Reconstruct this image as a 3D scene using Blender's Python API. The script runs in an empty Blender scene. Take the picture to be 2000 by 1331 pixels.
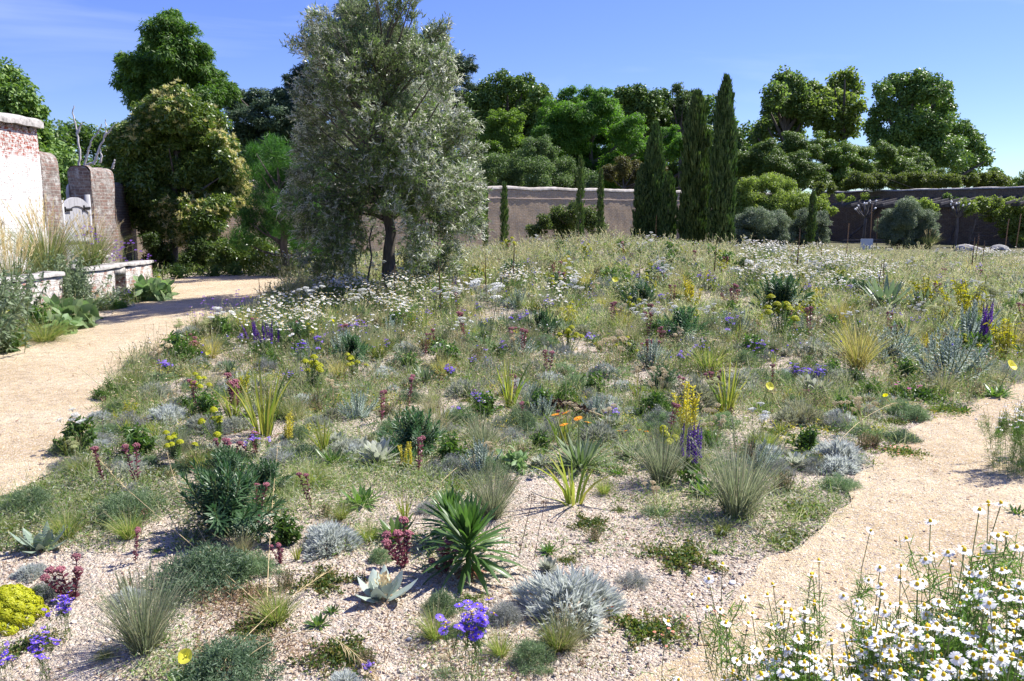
import bpy, math, random
import numpy as np
from mathutils import Vector, Matrix
rng = np.random.default_rng(11)
random.seed(5)
pi = math.pi

# ------------------------------------------------------------------ camera, sky, sun, exposure
F, CX, CY, CAMH = 1500.0, 1000.0, 665.5, 1.6          # in pixels of the 2000 x 1331 photograph
PITCH = math.atan((665.5 - 420) / F)
sc = bpy.context.scene
COL = bpy.data.collections.new('garden')              # linked to the scene at the very end: linking is quicker that way
cd = bpy.data.cameras.new('camera'); cam = bpy.data.objects.new('camera', cd); sc.collection.objects.link(cam)
cd.sensor_width = 36; cd.lens = 36 * F / 2000; cd.clip_start = .05; cd.clip_end = 3000
cam.location = (0, 0, CAMH); cam.rotation_euler = (pi / 2 - PITCH, 0, 0)
sc.camera = cam
SUN_EL, SUN_AZ = math.radians(53), math.atan2(.90, .43)  # azimuth clockwise from +Y (into the picture)
w = bpy.data.worlds.new('World'); sc.world = w; w.use_nodes = True
wt = w.node_tree; bgn = wt.nodes['Background']
sky = wt.nodes.new('ShaderNodeTexSky'); sky.sky_type = 'NISHITA'; sky.sun_disc = False
sky.sun_elevation = SUN_EL; sky.sun_rotation = SUN_AZ
sky.air_density = 1.0; sky.dust_density = .05; sky.ozone_density = 3.0; sky.altitude = 50
# faint cirrus over the blue
tcn = wt.nodes.new('ShaderNodeTexCoord'); mpn = wt.nodes.new('ShaderNodeMapping'); mpn.inputs['Scale'].default_value = (1.3, 1.3, 7)
mpn.inputs['Rotation'].default_value = (.25, .3, 0)
nzn = wt.nodes.new('ShaderNodeTexNoise'); nzn.inputs['Scale'].default_value = 1.7; nzn.inputs['Detail'].default_value = 7; nzn.inputs['Distortion'].default_value = .6
crn = wt.nodes.new('ShaderNodeMapRange'); crn.inputs[1].default_value = .5; crn.inputs[2].default_value = .95; crn.inputs[4].default_value = .30
mxn = wt.nodes.new('ShaderNodeMixRGB'); mxn.inputs[2].default_value = (9, 9.5, 10, 1)
hsn = wt.nodes.new('ShaderNodeHueSaturation'); hsn.inputs['Hue'].default_value = .528; hsn.inputs['Saturation'].default_value = 1.25; hsn.inputs['Value'].default_value = 1.0
L = wt.links.new
L(tcn.outputs['Generated'], mpn.inputs[0]); L(mpn.outputs[0], nzn.inputs['Vector']); L(nzn.outputs[0], crn.inputs[0])
L(sky.outputs[0], hsn.inputs['Color']); L(hsn.outputs[0], mxn.inputs[1]); L(crn.outputs[0], mxn.inputs[0]); sep = wt.nodes.new('ShaderNodeSeparateXYZ'); L(tcn.outputs['Generated'], sep.inputs[0])     # a clear dry day: no milky band along the horizon
rmp = wt.nodes.new('ShaderNodeValToRGB'); L(sep.outputs[2], rmp.inputs[0]); e_ = rmp.color_ramp.elements
e_[0].position = .0; e_[0].color = (.56, .65, .84, 1); e_[1].position = .30; e_[1].color = (1.14, 1.10, 1.16, 1)
mu = wt.nodes.new('ShaderNodeMixRGB'); mu.blend_type = 'MULTIPLY'; mu.inputs[0].default_value = 1; L(mxn.outputs[0], mu.inputs[1]); L(rmp.outputs[0], mu.inputs[2]); L(mu.outputs[0], bgn.inputs[0])
bgn.inputs[1].default_value = .094
sd = np.array([math.sin(SUN_AZ) * math.cos(SUN_EL), math.cos(SUN_AZ) * math.cos(SUN_EL), math.sin(SUN_EL)])
sl = bpy.data.lights.new('sun', 'SUN'); sl.energy = 5.0; sl.angle = math.radians(.5); sl.color = (1, .965, .895)
so = bpy.data.objects.new('sun', sl); sc.collection.objects.link(so); so.rotation_euler = Vector(sd).to_track_quat('Z', 'Y').to_euler()
sc.view_settings.view_transform = 'Standard'; sc.view_settings.look = 'None'; sc.view_settings.gamma = 1
sc.view_settings.exposure = .95
sc.cycles.max_bounces = 6; sc.cycles.transparent_max_bounces = 4; sc.cycles.transmission_bounces = 4; sc.cycles.diffuse_bounces = 3

# ------------------------------------------------------------------ pixel -> world (to survey the photograph)
def gz(x, y):
    x = np.asarray(x, float); y = np.asarray(y, float)
    z = .72 * np.exp(-(((x - 2.6) / 5.2) ** 2 + ((y - 19.5) / 5.5) ** 2))
    z = z + .12 * np.exp(-(((x + .3) / 3.0) ** 2 + ((y - 14) / 3) ** 2))
    z = z + .035 * np.sin(x * 1.3 + .4 * y) * np.sin(y * .9) * np.clip((y - 3) / 6, 0, 1)
    return z
def ray(px, py):
    c, s = math.cos(PITCH), math.sin(PITCH)
    r, u = (px - CX) / F, (CY - py) / F
    return np.array([r, c + u * s, -s + u * c])
def at(px, py):
    d = ray(px, py); o = np.array([0, 0, CAMH]); t = .5
    while t < 300:
        p = o + d * t
        if p[2] <= gz(p[0], p[1]):
            a, b = t - max(.02, t * .01), t
            for _ in range(25):
                m = (a + b) / 2; p = o + d * m
                if p[2] <= gz(p[0], p[1]): b = m
                else: a = m
            return o + d * b
        t += max(.02, t * .01)
    return o + d * t
TT = .6 * (150 / .6) ** np.linspace(0, 1, 700)
def at_many(px, py):
    px, py = np.asarray(px, float), np.asarray(py, float); c, s = math.cos(PITCH), math.sin(PITCH); r, u = (px - CX) / F, (CY - py) / F
    d = np.stack([r, c + u * s, -s + u * c], 1); Q = d[:, None] * TT[None, :, None] + [0, 0, CAMH]; below = Q[..., 2] <= gz(Q[..., 0], Q[..., 1]); i = np.argmax(below, 1); i = np.where(below.any(1), np.maximum(i, 1), len(TT) - 1)
    h = Q[..., 2] - gz(Q[..., 0], Q[..., 1]); n = np.arange(len(px)); f = h[n, i - 1] / (h[n, i - 1] - h[n, i] + 1e-9); return Q[n, i - 1] + (Q[n, i] - Q[n, i - 1]) * np.clip(f, 0, 1)[:, None]
def W(px, py, Y):
    d = ray(px, py); return np.array([0, 0, CAMH]) + d * (Y / d[1])
def proj(p):
    p = np.atleast_2d(p); c, s = math.cos(PITCH), math.sin(PITCH)
    z = p[:, 2] - CAMH; dep = p[:, 1] * c - z * s; up = p[:, 1] * s + z * c
    return np.stack([CX + F * p[:, 0] / dep, CY - F * up / dep, dep], 1)
def mpp(p): return proj(p)[0, 2] / F                   # metres per photo pixel at a point

# ------------------------------------------------------------------ mesh building
class MB:
    def __init__(s): s.v, s.f, s.n, s.uv = [], [], 0, []
    def add(s, V, Fc, m=0):
        V = np.asarray(V, np.float32).reshape(-1, 3); Fc = np.asarray(Fc, np.int64)
        s.v.append(V); s.f.append((Fc + s.n, m)); s.n += len(V); return s
    def mesh(s, name, mats, smooth=True, uv=None):
        me = bpy.data.meshes.new(name)
        V = np.concatenate(s.v) if s.v else np.zeros((0, 3), np.float32)
        li = np.concatenate([f.ravel() for f, _ in s.f]); sz = np.concatenate([np.full(len(f), f.shape[1]) for f, _ in s.f])
        mi = np.concatenate([np.full(len(f), m) for f, m in s.f])
        me.vertices.add(len(V)); me.vertices.foreach_set('co', V.ravel())
        me.loops.add(len(li)); me.loops.foreach_set('vertex_index', li.astype(np.int32))
        me.polygons.add(len(sz)); me.polygons.foreach_set('loop_start', (np.cumsum(sz) - sz).astype(np.int32))
        me.polygons.foreach_set('loop_total', sz.astype(np.int32)); me.polygons.foreach_set('material_index', mi.astype(np.int32))
        me.polygons.foreach_set('use_smooth', np.full(len(sz), smooth))
        for m in (mats if isinstance(mats, (list, tuple)) else [mats]): me.materials.append(m)
        if uv is not None:
            l = me.uv_layers.new(name='UVMap'); l.data.foreach_set('uv', np.asarray(uv, np.float32)[li].ravel())
        me.update(calc_edges=True); me.validate(); return me
def unit(v): return v / np.maximum(np.linalg.norm(v, axis=-1, keepdims=True), 1e-9)
def rdir(n, g=rng): return unit(g.normal(size=(n, 3)))
def perp(D, g=rng): return unit(np.cross(D, rdir(len(D), g)))
def bc(x, n): return np.broadcast_to(np.asarray(x, float), (n,)).copy()
LANCE = [(0, .25), (.35, 1), (.7, .75), (1, .03)]
DIAMOND = [(0, .06), (.45, 1), (1, .04)]
BLADE = [(0, .9), (.4, 1), (.75, .7), (1, .05)]
OVAL = [(0, .2), (.25, .85), (.6, 1), (.9, .5), (1, .05)]
PETAL = [(0, .4), (.5, .95), (.85, 1), (1, .55)]
def leaves(mb, P, D, S, Ln, Wd, prof=LANCE, bend=0., G=(0, 0, -1), m=0, fold=0.):
    n = len(P); Ln, Wd, bend = bc(Ln, n), bc(Wd, n), bc(bend, n)
    t = np.array([a for a, _ in prof]); ww = np.array([b for _, b in prof]); k = len(t)
    G = np.broadcast_to(np.asarray(G, float), (n, 3))
    C = P[:, None] + D[:, None] * (Ln[:, None] * t)[..., None] + G[:, None] * ((Ln * bend)[:, None] * t ** 2)[..., None]
    h = S[:, None] * (Wd[:, None] * ww * .5)[..., None]
    if fold:
        N = np.cross(S, D)[:, None] * (Wd[:, None] * ww * fold)[..., None]
        V = np.stack([C - h + N, C, C + h + N], 2).reshape(-1, 3); c = 3
    else:
        V = np.stack([C - h, C + h], 2).reshape(-1, 3); c = 2
    b = (np.arange(n) * k * c)[:, None, None] + (np.arange(k - 1) * c)[None, :, None]
    q = [b + np.array([j, j + 1, j + 1 + c, j + c])[None, None] for j in range(c - 1)]
    mb.add(V, np.concatenate(q, 1).reshape(-1, 4), m); return C
def tubes(mb, path, rad, sides=3, m=0):
    path = np.asarray(path, float); n, k, _ = path.shape; rad = np.broadcast_to(np.asarray(rad, float), (n, k))
    T = unit(np.gradient(path, axis=1)); ref = np.where(np.abs(T[:, :1, 2:3]) > .8, np.array([1., 0, 0]), np.array([0, 0, 1.]))
    A = unit(np.cross(T, np.broadcast_to(ref, T.shape))); B = np.cross(T, A)
    an = np.arange(sides) * 2 * pi / sides
    V = path[:, :, None] + rad[..., None, None] * (A[:, :, None] * np.cos(an)[:, None] + B[:, :, None] * np.sin(an)[:, None])
    i = np.arange(n)[:, None, None] * k * sides; j = np.arange(k - 1)[None, :, None] * sides; a = np.arange(sides)[None, None]; a2 = (a + 1) % sides
    q = np.stack([i + j + a, i + j + a2, i + j + sides + a2, i + j + sides + a], -1).reshape(-1, 4)
    mb.add(V.reshape(-1, 3), q, m)
def frames(N, g=rng):
    N = unit(N); A = perp(N, g); B = np.cross(N, A); return np.stack([A, B, N], -1)      # columns
def inst(mb, tv, tf, P, sc_, Rm=None, m=0):
    n = len(P); s = np.asarray(sc_, float); s = s.reshape(n, 1, -1) if s.ndim else s
    V = np.broadcast_to(tv, (n,) + tv.shape) * s
    if Rm is not None: V = np.einsum('nij,nkj->nki', Rm, V)
    V = V + P[:, None]; k = len(tv)
    mb.add(V.reshape(-1, 3), (tf[None] + (np.arange(n) * k)[:, None, None]).reshape(-1, tf.shape[1]), m)
def ico(sub):
    import bmesh
    b = bmesh.new(); bmesh.ops.create_icosphere(b, subdivisions=sub, radius=1)
    v = np.array([x.co[:] for x in b.verts]); f = np.array([[y.index for y in x.verts] for x in b.faces]); b.free(); return v, f
ICO1, ICO2 = ico(1), ico(2)
def curve(P0, D, Ln, bend, k=5, G=(0, 0, -1), wob=0, g=rng):
    n = len(P0); Ln, bend = bc(Ln, n), bc(bend, n); t = np.linspace(0, 1, k)
    G = np.broadcast_to(np.asarray(G, float), (n, 3))
    p = P0[:, None] + D[:, None] * (Ln[:, None] * t)[..., None] + G[:, None] * ((Ln * bend)[:, None] * t ** 2)[..., None]
    if wob: p = p + g.normal(size=p.shape) * (Ln[:, None] * wob * t)[..., None]
    return p
def box(mb, lo, hi, m=0):
    x0, y0, z0 = lo; x1, y1, z1 = hi
    mb.add([(x0, y0, z0), (x1, y0, z0), (x1, y1, z0), (x0, y1, z0), (x0, y0, z1), (x1, y0, z1), (x1, y1, z1), (x0, y1, z1)],
           [[0, 3, 2, 1], [4, 5, 6, 7], [0, 1, 5, 4], [1, 2, 6, 5], [2, 3, 7, 6], [3, 0, 4, 7]], m)
def beam(mb, a, b, wd, ht, m=0):
    a, b = np.array(a, float), np.array(b, float); d = unit(b - a); s = unit(np.cross(d, [0, 0, 1])) * wd / 2; u = unit(np.cross(s, d)) * ht / 2
    V = [a - s - u, a + s - u, a + s + u, a - s + u, b - s - u, b + s - u, b + s + u, b - s + u]
    mb.add(V, [[0, 1, 2, 3], [7, 6, 5, 4], [0, 4, 5, 1], [1, 5, 6, 2], [2, 6, 7, 3], [3, 7, 4, 0]], m)

# ------------------------------------------------------------------ objects and their words
def tag(o, label=None, cat=None, group=None, kind=None):
    for k, v in (('label', label), ('category', cat), ('group', group), ('kind', kind)):
        if v: o[k] = v
    return o
def obj(name, me, parent=None, mat=None):
    o = bpy.data.objects.new(name, me); COL.objects.link(o)
    if parent: o.parent = parent
    if mat is not None: o.matrix_local = mat
    return o
def empty(name, loc, rz=0., s=1.):
    o = bpy.data.objects.new(name, None); COL.objects.link(o); o.empty_display_size = .1
    o.location = [float(v) for v in loc]; o.rotation_euler = (0, 0, rz); o.scale = (s, s, s); return o

# ------------------------------------------------------------------ materials
def newmat(name):
    m = bpy.data.materials.new(name); m.use_nodes = True; nt = m.node_tree; nt.nodes.clear()
    return m, nt, nt.nodes.new, nt.links.new
def ramp(nt, cols, pos=None, interp='LINEAR'):
    r = nt.nodes.new('ShaderNodeValToRGB'); r.color_ramp.interpolation = interp; e = r.color_ramp.elements
    n = len(cols); pos = pos or [i / max(1, n - 1) for i in range(n)]
    while len(e) < n: e.new(.5)
    for i in range(n): e[i].position = pos[i]; e[i].color = (*cols[i], 1)
    return r
_lm = {}
def leaf(name, cols, trans=.35, rough=.5, spec=.35, back=None, var=.25, bk=1.):
    if name in _lm: return _lm[name]
    m, nt, N, K = newmat(name)
    if trans > .13: cols = [tuple(x * (1.28 if max(c) < .3 else 1.0) for x in c) for c in cols]; trans = min(.55, trans * 1.3)
    g = N('ShaderNodeNewGeometry'); r = ramp(nt, cols); K(g.outputs['Random Per Island'], r.inputs[0])
    oi = N('ShaderNodeObjectInfo'); mr = N('ShaderNodeMapRange'); mr.inputs[3].default_value = 1 - var; mr.inputs[4].default_value = 1 + var
    K(oi.outputs['Random'], mr.inputs[0])
    h = N('ShaderNodeHueSaturation'); K(mr.outputs[0], h.inputs['Value']); K(r.outputs[0], h.inputs['Color']); c = h.outputs[0]
    if back:
        mx = N('ShaderNodeMixRGB'); K(g.outputs['Backfacing'], mx.inputs[0]); K(c, mx.inputs[1]); mx.inputs[2].default_value = (*back, 1); c = mx.outputs[0]
    b = N('ShaderNodeBsdfPrincipled'); K(c, b.inputs['Base Color']); b.inputs['Roughness'].default_value = rough; b.inputs['Specular IOR Level'].default_value = spec
    t = N('ShaderNodeBsdfTranslucent'); h2 = N('ShaderNodeHueSaturation'); h2.inputs['Saturation'].default_value = 1.15; h2.inputs['Value'].default_value = 1.2; K(c, h2.inputs['Color']); K(h2.outputs[0], t.inputs[0])
    x = N('ShaderNodeMixShader'); x.inputs[0].default_value = trans; K(b.outputs[0], x.inputs[1]); K(t.outputs[0], x.inputs[2])
    o = N('ShaderNodeOutputMaterial'); K(x.outputs[0], o.inputs[0]); _lm[name] = m; return m
def surf(name, cols, scale, rough=.85, bump=.3, bdist=.01, coord='Object', stretch=(1, 1, 1), detail=8, spec=.25, pos=None):
    m, nt, N, K = newmat(name)
    tc = N('ShaderNodeTexCoord'); mp = N('ShaderNodeMapping'); mp.inputs['Scale'].default_value = stretch; K(tc.outputs[coord], mp.inputs[0])
    nz = N('ShaderNodeTexNoise'); nz.inputs['Scale'].default_value = scale; nz.inputs['Detail'].default_value = detail; nz.inputs['Roughness'].default_value = .65; K(mp.outputs[0], nz.inputs['Vector'])
    r = ramp(nt, cols, pos or [.3 + .4 * i / max(1, len(cols) - 1) for i in range(len(cols))]); K(nz.outputs[0], r.inputs[0])
    b = N('ShaderNodeBsdfPrincipled'); K(r.outputs[0], b.inputs['Base Color']); b.inputs['Roughness'].default_value = rough; b.inputs['Specular IOR Level'].default_value = spec
    bp = N('ShaderNodeBump'); bp.inputs['Strength'].default_value = bump; bp.inputs['Distance'].default_value = bdist; K(nz.outputs[0], bp.inputs['Height']); K(bp.outputs[0], b.inputs['Normal'])
    o = N('ShaderNodeOutputMaterial'); K(b.outputs[0], o.inputs[0]); return m

def stony(name, base, cell, cols, sandmix, bump, dist, mound_green=False):
    """sand or gravel: coloured grains by Voronoi cell, over sand, with real bump"""
    m, nt, N, K = newmat(name)
    g = N('ShaderNodeNewGeometry'); co = g.outputs['Position']
    v = N('ShaderNodeTexVoronoi'); v.inputs['Scale'].default_value = cell; v.inputs['Randomness'].default_value = 1; K(co, v.inputs['Vector'])
    v2 = N('ShaderNodeTexVoronoi'); v2.inputs['Scale'].default_value = cell * 2.7; K(co, v2.inputs['Vector'])
    wn = N('ShaderNodeTexWhiteNoise'); K(v.outputs['Color'], wn.inputs['Vector'])
    r = ramp(nt, cols); K(wn.outputs['Value'], r.inputs[0])
    n1 = N('ShaderNodeTexNoise'); n1.inputs['Scale'].default_value = 1.1; n1.inputs['Detail'].default_value = 6; K(co, n1.inputs['Vector'])
    n2 = N('ShaderNodeTexNoise'); n2.inputs['Scale'].default_value = 9; n2.inputs['Detail'].default_value = 8; n2.inputs['Roughness'].default_value = .7; K(co, n2.inputs['Vector'])
    rb = ramp(nt, base, [.3, .5, .7]); K(n1.outputs[0], rb.inputs[0])
    mx = N('ShaderNodeMixRGB'); K(rb.outputs[0], mx.inputs[1]); K(r.outputs[0], mx.inputs[2])
    th = N('ShaderNodeMath'); th.operation = 'LESS_THAN'; th.inputs[1].default_value = sandmix
    w2 = N('ShaderNodeTexWhiteNoise'); w2.noise_dimensions = '4D'; w2.inputs['W'].default_value = 3.3; K(v.outputs['Color'], w2.inputs['Vector']); K(w2.outputs['Value'], th.inputs[0]); K(th.outputs[0], mx.inputs[0])
    hs = N('ShaderNodeHueSaturation'); mr = N('ShaderNodeMapRange'); mr.inputs[1].default_value = .3; mr.inputs[2].default_value = .7; mr.inputs[3].default_value = .74; mr.inputs[4].default_value = 1.16; K(n2.outputs[0], mr.inputs[0]); K(mr.outputs[0], hs.inputs['Value']); K(mx.outputs[0], hs.inputs['Color'])
    b = N('ShaderNodeBsdfPrincipled'); K(hs.outputs[0], b.inputs['Base Color']); b.inputs['Roughness'].default_value = .9; b.inputs['Specular IOR Level'].default_value = .2
    # heights: coarse relief + grains
    h1 = N('ShaderNodeMath'); h1.operation = 'MULTIPLY'; h1.inputs[1].default_value = 3.0; K(n2.outputs[0], h1.inputs[0])
    h2 = N('ShaderNodeMath'); h2.operation = 'SUBTRACT'; K(h1.outputs[0], h2.inputs[0]); K(v.outputs['Distance'], h2.inputs[1])
    n3 = N('ShaderNodeTexNoise'); n3.inputs['Scale'].default_value = 3.4; n3.inputs['Detail'].default_value = 3; K(co, n3.inputs['Vector'])
    h0 = N('ShaderNodeMath'); h0.operation = 'MULTIPLY_ADD'; h0.inputs[1].default_value = 4.0; K(n3.outputs[0], h0.inputs[0]); K(h2.outputs[0], h0.inputs[2]); h2 = h0
    h3 = N('ShaderNodeMath'); h3.operation = 'MULTIPLY_ADD'; h3.inputs[1].default_value = -.5; K(v2.outputs['Distance'], h3.inputs[0]); K(h2.outputs[0], h3.inputs[2])
    bp = N('ShaderNodeBump'); bp.inputs['Strength'].default_value = bump; bp.inputs['Distance'].default_value = dist; K(h3.outputs[0], bp.inputs['Height']); K(bp.outputs[0], b.inputs['Normal'])
    o = N('ShaderNodeOutputMaterial'); K(b.outputs[0], o.inputs[0]); return m

def brick(name, c1, c2, mortar, paint=None, paint_amt=.5, peel_top=None, lichen=.4, dirt=(.05, .045, .04)):
    m, nt, N, K = newmat(name)
    uv = N('ShaderNodeUVMap'); uv.uv_map = 'UVMap'; co = uv.outputs[0]
    nd = N('ShaderNodeTexNoise'); nd.inputs['Scale'].default_value = 6; K(co, nd.inputs['Vector'])
    vm = N('ShaderNodeVectorMath'); vm.operation = 'MULTIPLY_ADD'; vm.inputs[1].default_value = (.012, .012, 0); K(nd.outputs['Color'], vm.inputs[0]); K(co, vm.inputs[2])
    bt = N('ShaderNodeTexBrick'); bt.inputs['Scale'].default_value = 1; bt.inputs['Brick Width'].default_value = .225; bt.inputs['Row Height'].default_value = .075
    bt.inputs['Mortar Size'].default_value = .008; bt.inputs['Mortar Smooth'].default_value = .3; bt.inputs['Bias'].default_value = 0
    bt.inputs['Color1'].default_value = (*c1, 1); bt.inputs['Color2'].default_value = (*c2, 1); bt.inputs['Mortar'].default_value = (*mortar, 1); K(vm.outputs[0], bt.inputs['Vector'])
    def noise(s, d=8, w=0, ro=.65):
        n = N('ShaderNodeTexNoise'); n.noise_dimensions = '4D'; n.inputs['Scale'].default_value = s; n.inputs['Detail'].default_value = d; n.inputs['W'].default_value = w; n.inputs['Roughness'].default_value = ro; K(co, n.inputs['Vector']); return n.outputs[0]
    def rng_(x, a, b, c=0, d=1):
        r = N('ShaderNodeMapRange'); r.inputs[1].default_value = a; r.inputs[2].default_value = b; r.inputs[3].default_value = c; r.inputs[4].default_value = d; K(x, r.inputs[0]); return r.outputs[0]
    def mix(f, a, b):
        x = N('ShaderNodeMixRGB'); K(f, x.inputs[0]); K(a, x.inputs[1])
        if isinstance(b, tuple): x.inputs[2].default_value = (*b, 1)
        else: K(b, x.inputs[2])
        return x.outputs[0]
    def mul(a, b):
        x = N('ShaderNodeMath'); x.operation = 'MULTIPLY'; K(a, x.inputs[0])
        if isinstance(b, float): x.inputs[1].default_value = b
        else: K(b, x.inputs[1])
        return x.outputs[0]
    c = bt.outputs['Color']
    hv = N('ShaderNodeHueSaturation'); K(rng_(noise(12, 4, 2), .3, .7, .7, 1.25), hv.inputs['Value']); K(c, hv.inputs['Color']); c = hv.outputs[0]
    if paint:
        cov = rng_(noise(5, 10, 1, .75), .5 - paint_amt * .25 - .04, .5 - paint_amt * .25 + .05)
        sp = rng_(noise(26, 6, 4, .7), .40, .45); cov = mul(cov, sp)
        if peel_top:
            sx = N('ShaderNodeSeparateXYZ'); K(co, sx.inputs[0])
            ad = N('ShaderNodeMath'); ad.operation = 'ADD'; K(sx.outputs[1], ad.inputs[0]); K(rng_(noise(2.5, 8, 8, .7), .3, .7, -.5, .5), ad.inputs[1])
            pk = rng_(ad.outputs[0], peel_top - .12, peel_top + .12, 1, 0)
            # the peeled courses keep flakes of old paint
            fl = rng_(noise(14, 7, 6, .7), .47, .53); mxm = N('ShaderNodeMath'); mxm.operation = 'MAXIMUM'; K(pk, mxm.inputs[0]); K(mul(fl, .8), mxm.inputs[1]); cov = mul(cov, mxm.outputs[0])
        c = mix(mul(cov, .93), c, paint)
    c = mix(mul(rng_(noise(3.2, 10, 11, .75), .5, .72), lichen), c, (.42, .41, .37))
    c = mix(mul(rng_(noise(4.1, 10, 15, .8), .52, .7), min(1., lichen * 1.2)), c, dirt)
    b = N('ShaderNodeBsdfPrincipled'); K(c, b.inputs['Base Color']); b.inputs['Roughness'].default_value = .9; b.inputs['Specular IOR Level'].default_value = .2
    ih = N('ShaderNodeMath'); ih.operation = 'MULTIPLY_ADD'; ih.inputs[1].default_value = -1; K(bt.outputs['Fac'], ih.inputs[0]); K(noise(22, 8, 3), ih.inputs[2])
    bp = N('ShaderNodeBump'); bp.inputs['Strength'].default_value = .9; bp.inputs['Distance'].default_value = .02; K(ih.outputs[0], bp.inputs['Height']); K(bp.outputs[0], b.inputs['Normal'])
    o = N('ShaderNodeOutputMaterial'); K(b.outputs[0], o.inputs[0]); return m

SAND = stony('sand', [(.52, .385, .215), (.64, .49, .29), (.70, .57, .375)], 130, [(.30, .22, .15), (.62, .48, .34), (.80, .70, .56), (.22, .17, .12)], .42, .75, .014)
GRAVEL = stony('gravel', [(.50, .405, .285), (.59, .495, .37), (.68, .59, .465)], 80, [(.64, .545, .42), (.34, .27, .20), (.78, .68, .56), (.58, .43, .32), (.48, .43, .37), (.72, .60, .45)], .85, .9, .016)
EARTH = stony('earth', [(.10, .085, .055), (.14, .12, .07), (.2, .16, .10)], 20, [(.1, .09, .05), (.07, .1, .03), (.2, .17, .1)], .6, .6, .03)
BARK = surf('bark', [(.035, .03, .025), (.10, .085, .07), (.16, .14, .12)], 9, bump=.9, bdist=.03, stretch=(1, 1, .25))
DEADWOOD = surf('bleached_wood', [(.30, .27, .25), (.52, .48, .45), (.62, .58, .56)], 14, bump=.5, bdist=.01, stretch=(1, 1, .2))
GREYWOOD = surf('weathered_wood', [(.22, .215, .22), (.36, .355, .37), (.46, .45, .47)], 6, bump=.35, bdist=.006, stretch=(9, 9, .4))
OLDWOOD = surf('old_timber', [(.05, .045, .042), (.10, .09, .085), (.16, .15, .14)], 9, bump=.4, bdist=.01, stretch=(1, 1, .3))
IRON = surf('black_iron', [(.012, .012, .013), (.03, .028, .027)], 20, rough=.6, bump=.2)
STONE = surf('coping_stone', [(.13, .12, .11), (.30, .28, .26), (.46, .43, .40), (.2, .19, .17)], 7, bump=.8, bdist=.02)
SIGN = surf('painted_board', [(.42, .46, .50), (.52, .55, .58)], 5, bump=.05)
STEMG = leaf('green_stem', [(.10, .15, .05), (.16, .2, .07), (.2, .22, .1)], .1)
STEMS = leaf('straw_stem', [(.55, .43, .22), (.65, .52, .29), (.5, .36, .17)], .15, var=.12)
# ------------------------------------------------------------------ the ground and the paths
def steps(*seg):
    out = []
    for a, b, s in seg: out += list(np.arange(a, b, s))
    return np.array(out + [seg[-1][1]])
xs = steps((-1500, -200, 260), (-200, -40, 20), (-40, -12, 2), (-12, 14, .25), (14, 40, 2), (40, 200, 20), (200, 1500, 260))
ys = steps((-30, 0, 5), (0, 34, .25), (34, 90, 4), (90, 300, 30), (300, 1500, 240))
X, Y = np.meshgrid(xs, ys); mb = MB(); nx, ny = len(xs), len(ys)
i, j = np.meshgrid(np.arange(nx - 1), np.arange(ny - 1)); q = (j * nx + i).ravel()
V = np.stack([X, Y, gz(X, Y)], -1).reshape(-1, 3)
mb.add(V, np.stack([q, q + 1, q + nx + 1, q + nx], 1))
me = mb.mesh('ground', [GRAVEL, EARTH])
cen = V[q] + .1
def inside_walls(x, y):                                 # the garden inside its walls
    return (x > -13.5) & (x < 27) & (y < 37.6 + .66 * x) & (y < 75.5 - 1.33 * x)
far = ~inside_walls(cen[:, 0], cen[:, 1]) | (cen[:, 1] > 30)
me.polygons.foreach_set('material_index', far.astype(np.int32))
tag(obj('ground', me), kind='structure')

def pxline(pts): return np.array([at(*p)[:2] for p in pts])
def resample(p, n):
    d = np.r_[0, np.cumsum(np.linalg.norm(np.diff(p, axis=0), axis=1))]; t = np.linspace(0, d[-1], n)
    return np.stack([np.interp(t, d, p[:, k]) for k in range(2)], 1)
def rough(p, amp, g):
    n = len(p); o = np.zeros((n, 2))
    for fr, a in ((.03, 1), (.1, .7), (.27, .5), (.5, .3)):
        ph = g.uniform(0, 6.28, 2); o += a * amp * np.sin(np.arange(n)[:, None] * fr * 2.3 + ph)
    return p + o
def strip(name, A, B, lift, mat, n=260, k=24):
    g = np.random.default_rng(3); A = rough(resample(A, n), .035, g); B = rough(resample(B, n), .035, g)
    t = np.linspace(0, 1, k)[None, :, None]; P = A[:, None] * (1 - t) + B[:, None] * t
    P = P.reshape(-1, 2); V = np.c_[P, gz(P[:, 0], P[:, 1]) + lift]
    i, j = np.meshgrid(np.arange(k - 1), np.arange(n - 1)); q = (j * k + i).ravel(); m = MB()
    m.add(V, np.stack([q, q + 1, q + k + 1, q + k], 1)); me = m.mesh(name, mat)
    return tag(obj(name, me), kind='structure'), np.r_[A, B[::-1]]
LP_L = pxline([(-420, 830), (-60, 725), (0, 692), (70, 662), (150, 648), (230, 607), (300, 585), (332, 573), (312, 558), (325, 546)])
LP_R = pxline([(-420, 1180), (-60, 1012), (0, 985), (125, 908), (180, 815), (262, 712), (380, 655), (490, 612), (548, 573), (640, 541)])
_, poly_l = strip('path', LP_L, LP_R, .012, SAND)
RP_U = pxline([(900, 1560), (1180, 1350), (1335, 1275), (1430, 1165), (1505, 1090), (1620, 1010), (1700, 915), (1790, 838), (1900, 792), (2000, 752), (2200, 690), (2600, 600)])
RP_L = pxline([(1100, 1900), (1450, 1700), (1700, 1560), (2000, 1450), (2200, 1330), (2350, 1180), (2450, 1080), (2550, 1000), (2600, 930), (2700, 860), (2900, 780), (3200, 700)])
_, poly_r = strip('path', RP_U, RP_L, .012, SAND)
def in_poly(P, poly):
    x, y = P[:, 0], P[:, 1]; r = np.zeros(len(P), bool); j = len(poly) - 1
    for i in range(len(poly)):
        a, b = poly[i], poly[j]; c = (a[1] > y) != (b[1] > y)
        r ^= c & (x < (b[0] - a[0]) * (y - a[1]) / (b[1] - a[1] + 1e-12) + a[0]); j = i
    return r
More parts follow.
